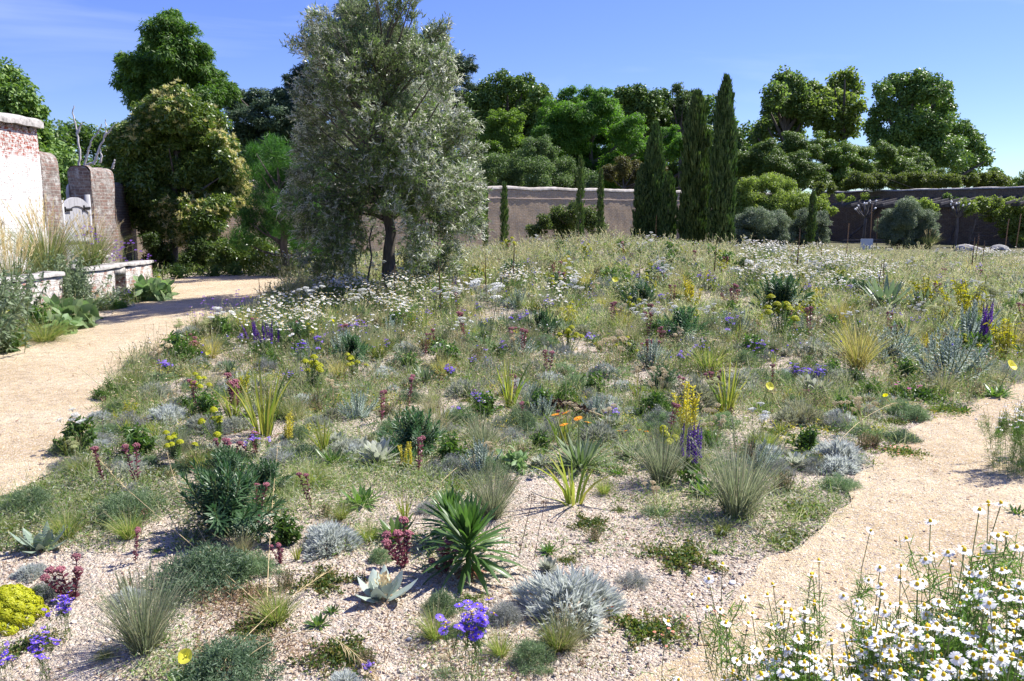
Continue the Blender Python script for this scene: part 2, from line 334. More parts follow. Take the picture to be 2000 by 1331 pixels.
# a small bare sandy landing on the mound
LS = pxline([(1372, 503), (1392, 508), (1420, 514), (1440, 519)]); LS2 = pxline([(1380, 522), (1398, 526), (1420, 528), (1436, 526)])
strip('path', LS, LS2, .012, SAND, 30, 8)
LS = pxline([(868, 548), (900, 546), (930, 551)]); LS2 = pxline([(860, 560), (905, 562), (935, 559)])
strip('path', LS, LS2, .012, SAND, 30, 8)

# ------------------------------------------------------------------ walls
def panel(mb, uv, fn, us, vs, m=0):
    u, v = np.meshgrid(us, vs); P, T = fn(u, v); nu, nv = len(us), len(vs)
    i, j = np.meshgrid(np.arange(nu - 1), np.arange(nv - 1)); q = (j * nu + i).ravel()
    mb.add(P.reshape(-1, 3), np.stack([q, q + 1, q + nu + 1, q + nu], 1), m); uv.append(T.reshape(-1, 2))
def wob3(P, a):
    x, y, z = P[..., 0], P[..., 1], P[..., 2]
    return a * (np.sin(3.1 * x + 5 * z) + np.sin(4.3 * y - 3.7 * z + 1) + .6 * np.sin(11 * y + 9 * x + 3 * z) + .5 * np.sin(17 * z + 13 * y))
def wall_mesh(name, p0, p1, th, h, mat, cap=.0, rnd=.12, a=.006, zb=-.15, u0=0.):
    """brick wall from p0 to p1; its visible face is on the right of p0->p1; rounded shoulders"""
    p0, p1 = np.array(p0, float), np.array(p1, float); Ln = np.linalg.norm(p1 - p0); d = (p1 - p0) / Ln; nrm = np.array([d[1], -d[0]])
    prof = [(0, zb)] + [(0, z) for z in np.linspace(zb, h - rnd, 14)[1:]]
    prof += [(-rnd + rnd * math.cos(t), h - rnd + rnd * math.sin(t)) for t in np.linspace(0, pi / 2, 5)[1:]]
    prof += [(-th + rnd - rnd * math.sin(t), h - rnd + rnd * math.cos(t)) for t in np.linspace(0, pi / 2, 5)] + [(-th, zb)]
    prof = np.array(prof); vl = np.r_[0, np.cumsum(np.linalg.norm(np.diff(prof, axis=0), axis=1))] + zb
    mb, uv = MB(), []
    us = np.linspace(0, Ln, max(3, int(Ln / .12)))
    def fn(u, v):
        o = np.interp(v, vl, prof[:, 0]); z = np.interp(v, vl, prof[:, 1])
        P = np.stack([p0[0] + d[0] * u + nrm[0] * o, p0[1] + d[1] * u + nrm[1] * o, z], -1)
        w_ = wob3(P, a); P[..., 0] += nrm[0] * w_; P[..., 1] += nrm[1] * w_; P[..., 2] += np.where(z > h - rnd * 1.01, w_ * 1.5, 0)
        return P, np.stack([u + u0, v], -1)
    panel(mb, uv, fn, us, vl)
    for e, q in ((0, p0), (1, p1)):                     # the two ends
        os_ = np.linspace(0, th, 7)
        def fe(o, v):
            top = np.interp(o, [0, rnd * .3, rnd, th - rnd, th - rnd * .3, th], [h - rnd, h - rnd * .28, h, h, h - rnd * .28, h - rnd])
            z = zb + (v - zb) * (top - zb) / (h - zb)
            P = np.stack([q[0] - nrm[0] * o, q[1] - nrm[1] * o, z], -1); w_ = wob3(P, a)
            P[..., 0] += d[0] * (w_ if e else -w_); P[..., 1] += d[1] * (w_ if e else -w_)
            return P, np.stack([o + .06, z], -1)
        vs = np.linspace(zb, h, 16)
        panel(mb, uv, fe, os_ if not e else os_, vs)
    return mb.mesh(name, mat, smooth=True, uv=np.concatenate(uv))
B_WHITE = brick('whitewashed_brick', (.36, .085, .05), (.27, .07, .045), (.55, .50, .44), paint=(.80, .79, .76), paint_amt=.6, peel_top=2.66, lichen=.4)
B_OLD = brick('weathered_brick', (.25, .155, .12), (.19, .14, .12), (.36, .33, .29), paint=(.52, .50, .46), paint_amt=-.2, lichen=1.0, dirt=(.06, .055, .05))
B_BACK = brick('old_red_brick', (.52, .37, .225), (.44, .31, .20), (.64, .56, .42), lichen=.6, dirt=(.2, .15, .13))
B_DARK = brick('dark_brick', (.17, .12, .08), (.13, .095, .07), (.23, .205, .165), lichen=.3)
B_BOX = brick('flaking_white_brick', (.34, .16, .12), (.30, .15, .11), (.5, .46, .41), paint=(.70, .68, .63), paint_amt=.13, lichen=.6)
def coping(parent, p0, p1, z, wd, ht, off, mat=STONE, name='coping', n=None):
    p0, p1 = np.array(p0, float), np.array(p1, float); Ln = np.linalg.norm(p1 - p0); d = (p1 - p0) / Ln; nr = np.array([d[1], -d[0]])
    us = np.linspace(0, Ln, max(3, int(Ln / .08)))
    prof = np.array([(off, 0), (off, ht * .55), (off - .05, ht * .8), (off - wd * .5, ht), (off - wd + .05, ht * .8), (off - wd, ht * .55), (off - wd, 0), (off, 0)]); m = MB()
    P = p0[None, None] + d * us[:, None, None] + nr * prof[None, :, :1]; P = np.concatenate([P, np.broadcast_to(prof[None, :, 1:] + z, P.shape[:2] + (1,))], -1)
    w_ = wob3(P, .007); P[..., 2] += w_ + .012 * np.sin(us * 2.1)[:, None]; P[..., :2] += nr * w_[..., None]
    k = len(prof); i, j = np.meshgrid(np.arange(k - 1), np.arange(len(us) - 1)); q = (j * k + i).ravel(); m.add(P.reshape(-1, 3), np.stack([q, q + 1, q + k + 1, q + k], 1))
    for s in (0, len(us) - 1): m.add(P[s, :7], np.array([[0, 1, 5, 6], [1, 2, 4, 5]])); m.add(P[s, 2:5], np.array([[0, 1, 2]]))
    return obj(name, m.mesh(name, mat), parent)
WX = -9.3
def wall(name, label, p0, p1, th, h, mat, cat='wall', **k):
    r = obj(name, wall_mesh(name, p0, p1, th, h, mat, **k)); return tag(r, label, cat)
t = wall('brick_wall', 'tall whitewashed brick wall with peeling red courses under its stone coping', (WX, 6), (WX, 15.5), .42, 3.27, B_WHITE, rnd=.02)
coping(t, (WX, 5.9), (WX, 15.58), 3.27, .62, .2, .1)
# courses of projecting bricks under the coping
m = MB(); [box(m, (WX + .002, y, 3.19), (WX + .045, y + .1, 3.262)) for y in np.arange(6, 15.4, .225)]
obj('dentil_course', m.mesh('dentil_course', B_OLD), t)
wall('brick_pier', 'weathered grey brick pier with rounded top between white wall and gate', (WX, 15.51), (WX, 16.12), .5, 2.86, B_OLD, 'pier', rnd=.2, u0=3)
wall('brick_pier', 'freestanding brick pier with rounded shoulders on far side of the gate', (WX + .02, 17.27), (WX + .02, 18.25), .5, 2.66, B_OLD, 'pier', rnd=.13, u0=7, a=.012)
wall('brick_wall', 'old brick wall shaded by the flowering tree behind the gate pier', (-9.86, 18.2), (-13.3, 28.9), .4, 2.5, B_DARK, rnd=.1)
t = wall('brick_wall', 'long sunlit red brick wall closing the garden behind the slim cypresses', (-13.3, 28.85), (19.4, 50.4), .45, 2.8, B_BACK, rnd=.05)
coping(t, (-13.3, 28.85), (19.4, 50.4), 2.8, .56, .16, .04, surf('pale_coping', [(.24, .20, .17), (.40, .36, .31), (.50, .46, .41)], 5, bump=.6, bdist=.02))
coping(t, (-13.3, 28.85), (19.3, 50.35), 2.36, .5, .07, .03, B_OLD, 'string_course')
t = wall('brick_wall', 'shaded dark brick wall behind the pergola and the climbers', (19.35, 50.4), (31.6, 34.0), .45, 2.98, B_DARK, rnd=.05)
coping(t, (19.35, 50.4), (31.6, 34.0), 2.98, .62, .1, .08)

# the arched gate in the side wall
gx = WX - .06; y0, y1 = 16.16, 17.24
g = empty('garden_gate', (gx, 16.7, 0)); tag(g, 'pale grey wooden gate with an arched top and black strap hinges', 'gate')
def arch(y): return 1.72 + .23 * (1 - ((y - 16.7) / .56) ** 2)
m = MB(); e = np.linspace(y0 + .06, y1 - .06, 9)
for a, b in zip(e[:-1], e[1:]):
    n = 5; yy = np.linspace(a + .003, b - .003, n); zt = arch(yy) - .02
    f = np.stack([np.full(n, .015), yy - 16.7, zt], 1); fb = f.copy(); fb[:, 2] = .05; bk = f.copy(); bk[:, 0] = -.02; bb = fb.copy(); bb[:, 0] = -.02
    V = np.concatenate([fb, f, bk, bb]); ii = np.arange(n - 1)
    for o in (0, n, 2 * n): m.add(V, np.stack([ii + o, ii + o + 1, ii + o + n + 1, ii + o + n], 1))
    m.add(V, np.array([[0, n, 2 * n, 3 * n], [n - 1, 2 * n - 1, 3 * n - 1, 4 * n - 1]]))
obj('board_panel', m.mesh('board_panel', GREYWOOD, smooth=False), g)
m = MB(); yy = np.linspace(y0 + .05, y1 - .05, 15)
for a, b in zip(yy[:-1], yy[1:]):
    V = [];  [V.extend([(xx, y - 16.7, arch(y) - .16), (xx, y - 16.7, arch(y) + .02)]) for xx in (.045, -.03) for y in (a, b)]
    m.add(V, [[0, 2, 3, 1], [4, 5, 7, 6], [1, 3, 7, 5], [0, 4, 6, 2]])
obj('arched_rail', m.mesh('arched_rail', GREYWOOD, smooth=False), g)
for zz in (.32, 1.0):
    m = MB(); box(m, (.017, y0 + .07 - 16.7, zz), (.04, y1 - .07 - 16.7, zz + .1)); obj('rail', m.mesh('rail', GREYWOOD), g)
m = MB(); box(m, (-.04, y1 - 16.7 - .075, 0), (.05, y1 - 16.7, 2.04)); obj('gate_post', m.mesh('gate_post', GREYWOOD), g)
m = MB(); box(m, (-.04, y0 - 16.7 - .03, 0), (.045, y0 - 16.7 + .055, 1.9)); obj('gate_post', m.mesh('gate_post', GREYWOOD), g)
for yy, zz in ((y0 + .06, 1.68), (y1 - .3, 1.72), (y1 - .3, .9)):
    m = MB(); box(m, (.047, yy - 16.7, zz), (.062, yy - 16.7 + .26, zz + .055)); tubes(m, np.array([[(.055, yy - 16.7 + .01, zz - .03), (.055, yy - 16.7 + .01, zz + .085)]]), .016, 8)
    obj('strap_hinge', m.mesh('strap_hinge', IRON), g)
m = MB(); tubes(m, np.array([[(.047 + .03 * math.cos(t), .33 + .05 * math.sin(t), 1.22 + .05 * math.sin(t + 1.57)) for t in np.linspace(0, 6.28, 13)]]), .009, 6); box(m, (.046, .29, 1.18), (.056, .37, 1.26)); obj('latch', m.mesh('latch', IRON), g)

# bleached dead tree behind the gate opening
def pxpath(pts, Y): return np.array([[W(x, y, Y + dy) for x, y, dy in [(p + (0,))[:3] for p in pts]]])
dt_ = empty('dead_tree', (W(160, 470, 20.5)[0], 20.5, 0)); tag(dt_, 'leafless bleached dead tree rising behind the wooden gate', 'dead tree')
def limb(name, pts, r0, r1, Y=20.5, mat=DEADWOOD, par=dt_):
    m = MB(); p = pxpath(pts, Y); n = p.shape[1]; tt = np.linspace(0, 1, n * 4); q = np.stack([np.interp(tt, np.linspace(0, 1, n), p[0, :, k]) for k in range(3)], 1)
    q[1:-1] = (q[:-2] + q[1:-1] * 2 + q[2:]) / 4; q += rng.normal(size=q.shape) * .008
    tubes(m, (q - np.array([par.location[0], par.location[1], 0]))[None], np.linspace(r0, r1, len(q))[None], 7); return obj(name, m.mesh(name, mat), par)
limb('trunk', [(140, 560), (138, 470), (136, 400), (134, 372), (140, 355), (152, 335)], .10, .05)
for pts in ([(155, 352), (154, 320), (157, 300), (151, 265), (147, 240), (141, 222), (145, 208)], [(134, 375), (138, 360), (150, 340), (168, 318), (172, 295), (178, 275), (190, 262), (198, 243)],
            [(152, 335), (165, 322), (185, 318), (192, 295), (203, 270), (207, 250), (205, 233)], [(203, 268), (212, 258), (223, 245)], [(150, 262), (160, 240)], [(195, 318), (199, 305), (196, 296)],
            [(220, 330), (222, 318), (225, 313)], [(183, 322), (190, 303), (196, 290)], [(160, 395), (172, 378), (180, 365)]):
    limb('branch', pts, .035, .012)

# whitewashed brick cold frames along the bed by the side wall
def brick_box(label, x0, x1, ya, yb, h, hole=None):
    r = empty('brick_planter', ((x0 + x1) / 2, ya, 0)); tag(r, label, 'brick planter', 'old white brick planters below the side wall'); loc = np.array([(x0 + x1) / 2, ya])
    def seg(name, p, q, th=.24, hh=h, zb=-.1): 
        p, q = np.array(p) - loc, np.array(q) - loc; return obj(name, wall_mesh(name, p, q, th, hh, B_BOX, rnd=.03, a=.008, zb=zb, u0=ya), r)
    if hole:
        seg('wall', (x1, ya), (x1, hole[0])); seg('wall', (x1, hole[1]), (x1, yb))
        m = MB(); box(m, (x1 - loc[0] - .24, hole[0] - ya - .01, h - .13), (x1 - loc[0] - .004, hole[1] - ya + .01, h - .006)); obj('lintel', m.mesh('lintel', STONE), r)
    else: seg('wall', (x1, ya), (x1, yb))
    seg('wall', (x0, ya + .003), (x1 - .244, ya + .003)); seg('wall', (x1 - .244, yb - .243), (x0, yb - .243))
    m = MB(); n = 30; yy = np.linspace(-.03, yb - ya + .03, n)
    a, b = x1 - loc[0] - .3, x1 - loc[0] + .03
    P = np.array([[(a, y, h + .002), (a, y, h + .06), (b - .02, y, h + .06), (b, y, h + .04), (b, y, h + .002)] for y in yy]); w_ = wob3(P, .007); P[..., 2] += np.abs(w_); P[..., 0] += w_
    i, j = np.meshgrid(np.arange(4), np.arange(n - 1)); qq = (j * 5 + i).ravel(); m.add(P.reshape(-1, 3), np.stack([qq, qq + 1, qq + 6, qq + 5], 1)); m.add(P[0], np.array([[0, 1, 2, 3]])); m.add(P[-1], np.array([[0, 1, 2, 3]]))
    obj('ledge', m.mesh('ledge', STONE if hole else B_OLD), r)
    m = MB(); box(m, (x0 - loc[0] + .03, .26, .1), (x1 - loc[0] - .26, yb - ya - .26, h - .08)); tag(obj('soil', m.mesh('soil', EARTH), r), kind='stuff')
brick_box('flaking white brick planter nearest the camera beside catmint and dark leaves', -8.6, -7.02, 9.3, 12.0, .66, (9.9, 10.7))
brick_box('two part white brick planter below the grasses with a dark slot in its face', -8.6, -7.35, 13.2, 15.75, .62, (14.25, 14.62))

# the pergola by the shaded wall
pg = empty('pergola', (W(1780, 478, 42)[0], 42, 0)); tag(pg, 'rustic weathered timber pergola with slanting rafters against the dark wall', 'pergola'); pl = np.array([pg.location[0], pg.location[1], 0])
u = unit(np.array([-.6, .8, 0])); nr = np.array([.8, .6, 0]); c0 = np.array([21.2, 44.0, 0])       # front line, parallel to the wall
def pgp(s, o, z): return c0 - u * s + nr * o + np.array([0, 0, z]) - pl
for s in np.arange(-2.6, 9.3, 1.9):
    m = MB(); beam(m, pgp(s, 0, -.05), pgp(s, 0, 2.02), .13, .13); obj('post', m.mesh('post', OLDWOOD, False), pg)
for o in (0, 2.1):
    m = MB(); beam(m, pgp(-3.2, o, 2.1), pgp(9.4, o, 2.1), .12, .15); obj('beam', m.mesh('beam', OLDWOOD, False), pg)
for s in np.arange(-3, 9.4, .62):
    m = MB(); beam(m, pgp(s, -.75, 2.16), pgp(s + .03, 2.9, 2.62), .07, .12); obj('rafter', m.mesh('rafter', OLDWOOD, False), pg)
# pollarded trees with pale pruned ends in front of it
PALE = leaf('pruned_wood', [(.7, .68, .64), (.8, .78, .75)], .0)
def pollard(px, py, label, seed):
    g_ = np.random.default_rng(seed); p = at(px, py) if False else W(px, py, 38.5); p[2] = 0
    r = empty('pollarded_tree', p); tag(r, label, 'tree', 'pollarded trees in front of the pergola'); m = MB()
    tubes(m, curve(np.array([[0, 0, -.05]]), np.array([[0.02, 0, 1.]]), 1.55, 0, 6, wob=.01, g=g_), np.linspace(.085, .065, 6)[None], 8); obj('trunk', m.mesh('trunk', OLDWOOD), r)
    for k in range(9):
        an = k * .7 + g_.uniform(-.2, .2); el = g_.uniform(.5, 1.1); D = np.array([[math.cos(an) * math.cos(el), math.sin(an) * math.cos(el), math.sin(el)]])
        ln = g_.uniform(.45, .75); c = curve(np.array([[0, 0, 1.45]]), D, ln, -.25, 5, wob=.03, g=g_); m = MB(); tubes(m, c, np.linspace(.045, .03, 5)[None], 6)
        o = obj('branch', m.mesh('branch', OLDWOOD), r); e_ = c[0, -1]; m = MB(); inst(m, ICO1[0], ICO1[1], e_[None], np.array([[.05, .05, .075]]), frames(D)); obj('cut_end', m.mesh('cut_end', PALE), o)
pollard(1686, 470, 'pollarded tree with white cut ends between the two silvery shrubs', 2)
pollard(1866, 470, 'pollarded tree with white cut ends before the dark pergola bay', 5)

# small garden furniture of the far bed
p = W(1692, 484, 36); p[2] = -.12; s = mpp(p); r = empty('plant_sign', p); tag(r, 'small white information board standing among the far flowers', 'sign')
m = MB(); box(m, (-12 * s, -.012, .05), (12 * s, .012, .05 + 24 * s)); o = obj('board', m.mesh('board', SIGN, False), r); m = MB(); box(m, (-.02, -.03, -.05), (.02, -.013, .3)); obj('post', m.mesh('post', OLDWOOD, False), r)
def rock(px, py, wpx, hpx, label, mat, seed):
    g_ = np.random.default_rng(seed); p = W(px, py, 35); p[2] = gz(p[0], p[1]) - .12; s = mpp(p) * .85; import bmesh
    b = bmesh.new(); bmesh.ops.create_icosphere(b, subdivisions=4, radius=1); v = np.array([x.co[:] for x in b.verts]); f = np.array([[y.index for y in x.verts] for x in b.faces]); b.free()
    for k in range(9):
        d_ = rdir(1, g_)[0]; c = g_.uniform(.55, .85); h = v @ d_; v = v - np.where(h > c, h - c, 0)[:, None] * d_
    v = v + wob3(v * 3, .02)[:, None] * v
    m = MB(); m.add(v * [wpx * s / 2, wpx * s * .4, hpx * s * .62] + [0, 0, hpx * s * .3], f); o = obj('boulder', m.mesh('boulder', mat, True)); o.location = p; tag(o, label, 'rock')
LIME = surf('limestone', [(.13, .125, .12), (.26, .25, .24), (.40, .39, .37)], 3, bump=.8, bdist=.03)
rock(1892, 496, 64, 26, 'dark hollow looking weathered rock among the far bed plants', STONE, 3)
rock(1950, 498, 44, 22, 'pale grey boulder at the far edge of the bed by the climber', LIME, 8)
rock(1737, 482, 26, 13, 'small pale rock half hidden by the second silvery shrub', LIME, 12)
m = MB(); a, b_ = at(1034, 480), W(1052, 362, at(1034, 480)[1] + .3)
tubes(m, np.array([[a * (1 - t) + b_ * t for t in np.linspace(0, 1, 6)]]), np.linspace(.035, .02, 6)[None], 7)
tag(obj('leaning_stake', m.mesh('leaning_stake', surf('rust_wood', [(.10, .05, .03), (.2, .11, .07)], 10))), 'leaning brown timber stake before the sunlit brick wall', 'stake')
for k, (px, h) in enumerate(((1700, 85), (1712, 62), (1655, 50), (1964, 56), (1985, 66))):
    p = W(px, 476, 37); p[2] = gz(p[0], p[1]); m = MB(); tubes(m, curve(np.array([[0, 0, 0.]]), np.array([[.02 * (k - 2), 0, 1.]]), h * mpp(p), 0, 5, wob=.004), .022, 6)
    o = obj('garden_cane', m.mesh('garden_cane', surf('cane%d' % k, [(.2, .11, .06), (.32, .2, .11)], 8))); o.location = p
    tag(o, ['tall brown cane left of the middle silvery shrub', 'shorter brown cane beside the tall one', 'stub of cane before the first pergola bay', 'cane under the edge of the yellow green climber', 'brown cane in front of the climber foliage'][k], 'cane', 'canes standing before the pergola')
m = MB(); p = W(1690, 470, 36.5); p[2] = 0
for zz in (.28, .42): beam(m, (-1.1, 0, zz), (1.1, .1, zz + .03), .03, .035)
r = empty('low_rail', p); tag(r, 'low hazel rail fence around the far bed by the first pollard', 'fence'); obj('rail', m.mesh('rail', OLDWOOD, False), r)
for xx in (-1, 0, 1):
    m = MB(); beam(m, (xx, .03, -.05), (xx, .03, .52), .045, .045); obj('post', m.mesh('post', OLDWOOD, False), r)
# ------------------------------------------------------------------ trees
def clumps(lobes, Y, g, per=6, sub=.5, dz=.8, squash=1.):
    """outline lobes of the photograph, each at its own depth, broken into leaf clumps"""
    C, Rr = [], []
    for px, py, r in lobes:
        c = W(px, py, Y + g.normal() * dz); rr = 1.12 * r * Y / F; n = max(3, int(per * 4.5))
        d = rdir(n, g); rad = g.uniform(.35, .8, n)[:, None] * rr
        C.append(c + d * rad * [1, 1.1, squash]); Rr.append(np.full(n, rr * sub * .62) * g.uniform(.55, 1.4, n))
    return np.concatenate(C), np.concatenate(Rr)
def crown_leaves(mb, C, Rr, Ln, Wd, dens, g, prof=DIAMOND, up=.5, out=.7, m=0, bend=.15, squash=.75, hang=0.):
    n = np.maximum(8, (6.5 * dens * Rr ** 2 / (Ln * Wd)).astype(int)); k = np.repeat(np.arange(len(C)), n); N = len(k)
    d = rdir(N, g); rad = g.uniform(.2, 1.3, N) ** .5
    P = C[k] + d * (Rr[k] * rad)[:, None] * [1, 1, squash]
    nrm = unit(d * out + rdir(N, g) * .75 + np.array([0, 0, up])); D = unit(np.cross(nrm, rdir(N, g)) + d * .25 + np.array([0, 0, -hang])); S = unit(np.cross(D, nrm))
    leaves(mb, P, D, S, Ln * g.uniform(.6, 1.25, N), Wd * g.uniform(.7, 1.2, N), prof, bend, m=m); return N
def trunk_limbs(loc, lobes, Y, g, r0, px, pbase, n=9, mat=BARK, top=None):
    m = MB(); b = W(px, pbase, Y); b[2] = min(0, b[2]) if Y > 28 else gz(b[0], b[1]); Ls = sorted(lobes, key=lambda l: l[1]); t = W(*Ls[0][:2], Y)
    T = b + (t - b) * .85; k = 12; tt = np.linspace(0, 1, k)[:, None]; p = b * (1 - tt) + T * tt + g.normal(size=(k, 3)) * .02 * np.linalg.norm(T - b) * np.minimum(tt, .3); p[0] = b - [0, 0, .15]
    rr = r0 * (1 - np.linspace(0, 1, k)) ** .8 + .02; rr[0] = r0 * 1.5; rr[1] = r0 * 1.1
    tubes(m, (p - loc)[None], rr[None], 9)
    for px_, py_, r_ in lobes[:: max(1, len(lobes) // n)]:
        e = W(px_, py_, Y + g.normal() * .4); f = np.clip((e[2] - b[2]) / (T[2] - b[2]) - .22, .18, .85); s = b * (1 - f) + T * f; mid = (s + e) / 2 + [0, 0, -.06 * np.linalg.norm(e - s)]
        q = np.stack([np.interp(np.linspace(0, 2, 7), [0, 1, 2], [s[j], mid[j], e[j]]) for j in range(3)], 1); tubes(m, (q - loc)[None], np.linspace(r0 * .42, r0 * .08, 7)[None], 6)
    return m.mesh('trunk', mat)
def tree(name, label, Y, lobes, trunk, mat, Ln, Wd, dens=1., per=6, sub=.5, seed=1, r0=None, group=None, cat='tree', part='crown', **k):
    g = np.random.default_rng(seed); px, pb = trunk; loc = W(px, pb, Y); loc[2] = 0 if Y > 28 else float(gz(loc[0], loc[1]))
    r = empty(name, loc); tag(r, label, cat, group); dz = k.pop('dz', Y * .02); sq = k.pop('lobesq', 1.)
    C, Rr = clumps(lobes, Y, g, per, sub, dz, sq); m = MB(); Ln, Wd = (Ln * .72, Wd * .72) if Y > 41 else (Ln, Wd); N = crown_leaves(m, C - loc, Rr, Ln, Wd, dens, g, **k)
    obj(part, m.mesh(part, mat), r)
    if r0: obj('trunk', trunk_limbs(loc, lobes, Y, g, r0, px, pb), r)
    return r, C, Rr, loc, g
OAK = leaf('oak_leaf', [(0.054, 0.104, 0.024), (0.100, 0.174, 0.035), (0.163, 0.237, 0.050)], .22, .5)
OAK2 = leaf('dark_oak_leaf', [(0.049, 0.094, 0.022), (0.096, 0.163, 0.034), (0.154, 0.217, 0.051)], .2, .45)
ROBIN = leaf('robinia_leaf', [(0.079, 0.177, 0.033), (0.122, 0.241, 0.044), (0.159, 0.275, 0.054)], .45, .55)
LIMEL = leaf('lime_leaf', [(0.081, 0.138, 0.023), (0.115, 0.184, 0.032), (0.138, 0.196, 0.046)], .45)
PALEL = leaf('small_pale_leaf', [(0.050, 0.088, 0.025), (0.088, 0.138, 0.044), (0.150, 0.200, 0.075)], .35)
DAWN = leaf('redwood_leaf', [(0.061, 0.139, 0.025), (0.106, 0.206, 0.038), (0.162, 0.259, 0.053)], .35)
PLANE = leaf('plane_leaf', [(0.073, 0.121, 0.034), (0.109, 0.164, 0.043), (0.157, 0.206, 0.061)], .4)
PLANE2 = leaf('plane_leaf_light', [(.09, .135, .03), (.13, .18, .04), (.17, .21, .06)], .45)
RHODO = leaf('rhododendron_leaf', [(0.053, 0.105, 0.021), (0.090, 0.158, 0.027), (0.165, 0.210, 0.045), (0.075, 0.135, 0.027)], .25, .45)
CEDAR = leaf('cedar_needle', [(0.030, 0.062, 0.029), (0.062, 0.103, 0.049), (0.103, 0.145, 0.074)], .15)
PINE = leaf('pine_needle', [(0.023, 0.069, 0.014), (0.046, 0.115, 0.021), (0.069, 0.149, 0.029)], .3)
CYP = leaf('cypress_spray', [(0.028, 0.062, 0.017), (0.052, 0.101, 0.024), (0.095, 0.147, 0.038)], .2)
CYP2 = leaf('cypress_spray_light', [(.03, .062, .014), (.05, .088, .02), (.085, .12, .03)], .2)
VINE = leaf('vine_leaf', [(0.110, 0.165, 0.033), (0.165, 0.220, 0.050), (0.231, 0.275, 0.077)], .4)
GREYS = leaf('grey_shrub_leaf', [(0.093, 0.132, 0.072), (0.146, 0.192, 0.106), (0.212, 0.251, 0.152)], .3)
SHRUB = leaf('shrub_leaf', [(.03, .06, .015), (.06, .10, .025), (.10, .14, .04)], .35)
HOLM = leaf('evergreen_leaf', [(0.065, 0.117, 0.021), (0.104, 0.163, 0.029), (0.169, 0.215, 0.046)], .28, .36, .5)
SILV = leaf('silver_leaf', [(0.090, 0.158, 0.033), (0.135, 0.210, 0.051), (0.195, 0.278, 0.075), (0.285, 0.360, 0.135)], .36, .34, .6, back=(.15, .18, .10))
BLOSS = leaf('cream_blossom', [(.48, .45, .16), (.60, .56, .25), (.70, .66, .38)], .3)

tree('oak_tree', 'dark round headed tree rising behind the tall whitewashed wall', 40, [(0, 175, 55), (40, 195, 45), (-60, 200, 80), (15, 250, 60), (62, 235, 32), (70, 270, 35), (100, 295, 35), (120, 330, 40), (140, 360, 35), (60, 320, 60), (0, 320, 70), (150, 400, 40)], (30, 480), OAK, .2, .13, 3.4, 7, .45, 1, .4)
tree('redwood_tree', 'tallest dark green conifer above the flowering tree, ragged against the sky', 55, [(337, 40, 24), (315, 65, 32), (360, 75, 36), (300, 100, 34), (340, 110, 45), (385, 105, 32), (262, 128, 26), (290, 140, 36), (340, 160, 52), (395, 140, 28), (240, 118, 16), (248, 158, 26), (270, 180, 34), (320, 195, 45), (400, 195, 30), (425, 155, 24), (436, 182, 26), (370, 200, 32), (415, 210, 20)], (335, 520), DAWN, .42, .12, 3.2, 9, .4, 2, .55, hang=.3, up=.6)
tree('cedar_tree', 'blue black cedar between the redwood and the silver tree', 60, [(470, 205, 30), (500, 195, 28), (545, 200, 28), (590, 190, 36), (480, 240, 40), (535, 240, 45), (590, 240, 50), (500, 275, 40), (555, 280, 45), (455, 180, 18), (620, 280, 50), (565, 165, 12)], (540, 520), CEDAR, .34, .1, 3.0, 9, .42, 3, .5, up=1.0, squash=.5)
tree('cedar_tree', 'tall dark cedar whose flat tips show around the silver tree', 62, [(680, 12, 22), (690, 45, 40), (650, 90, 50), (590, 148, 22), (560, 152, 8), (630, 160, 45), (720, 110, 70), (790, 110, 60), (850, 130, 50), (905, 130, 26), (925, 132, 8), (880, 175, 45), (700, 200, 80), (820, 210, 80), (930, 185, 26)], (730, 520), CEDAR, .36, .1, 2.6, 9, .4, 4, .55, up=1.0, squash=.5)
tree('oak_tree', 'dark oak with two rounded heads right behind the silver tree', 60, [(990, 160, 26), (1025, 165, 24), (960, 190, 34), (1010, 195, 40), (1055, 185, 24), (975, 240, 45), (1040, 230, 40), (930, 220, 36), (1080, 215, 20), (1000, 280, 45), (1050, 290, 40)], (1000, 520), OAK2, .3, .2, 3.2, 7, .45, 5, .5)
tree('robinia_tree', 'broad bright green feathery tree in the middle of the wood', 54, [(1110, 195, 26), (1150, 190, 22), (1180, 200, 30), (1080, 225, 34), (1135, 235, 45), (1190, 240, 40), (1230, 260, 36), (1060, 265, 30), (1110, 280, 45), (1170, 290, 50), (1235, 300, 36), (1275, 290, 26), (1090, 325, 34), (1140, 330, 40), (1200, 335, 40), (1265, 325, 26), (1305, 265, 28), (1325, 290, 24)], (1160, 520), ROBIN, .26, .1, 3.0, 8, .42, 6, .4, hang=.2, up=.9, squash=.6)
tree('lime_bush', 'pale yellow green bush between the silver tree and the robinia', 49, [(970, 235, 22), (1000, 240, 24), (955, 265, 22), (985, 275, 32), (1010, 280, 20), (965, 300, 24)], (985, 480), LIMEL, .17, .09, 3.2, 8, .45, 7, .15, cat='bush')
tree('small_tree', 'loose small leaved tree with pale spotted foliage just over the back wall', 46, [(970, 325, 30), (1010, 320, 26), (1040, 295, 26), (1060, 280, 18), (1090, 320, 28), (1050, 340, 34), (1000, 355, 30), (1130, 350, 24), (1090, 355, 28), (950, 350, 22), (1160, 355, 18), (1070, 300, 20)], (1045, 480), PALEL, .15, .08, 1.6, 8, .5, 8, .12)
tree('oak_tree', 'dark lumpy tree on the skyline between robinia and tall cypresses', 66, [(1240, 185, 22), (1215, 190, 20), (1270, 200, 26), (1295, 190, 16), (1250, 225, 34), (1290, 240, 34), (1320, 230, 28), (1345, 260, 34), (1375, 270, 28), (1300, 280, 34), (1370, 310, 40)], (1280, 500), OAK2, .3, .2, 3.2, 8, .45, 9, .5)
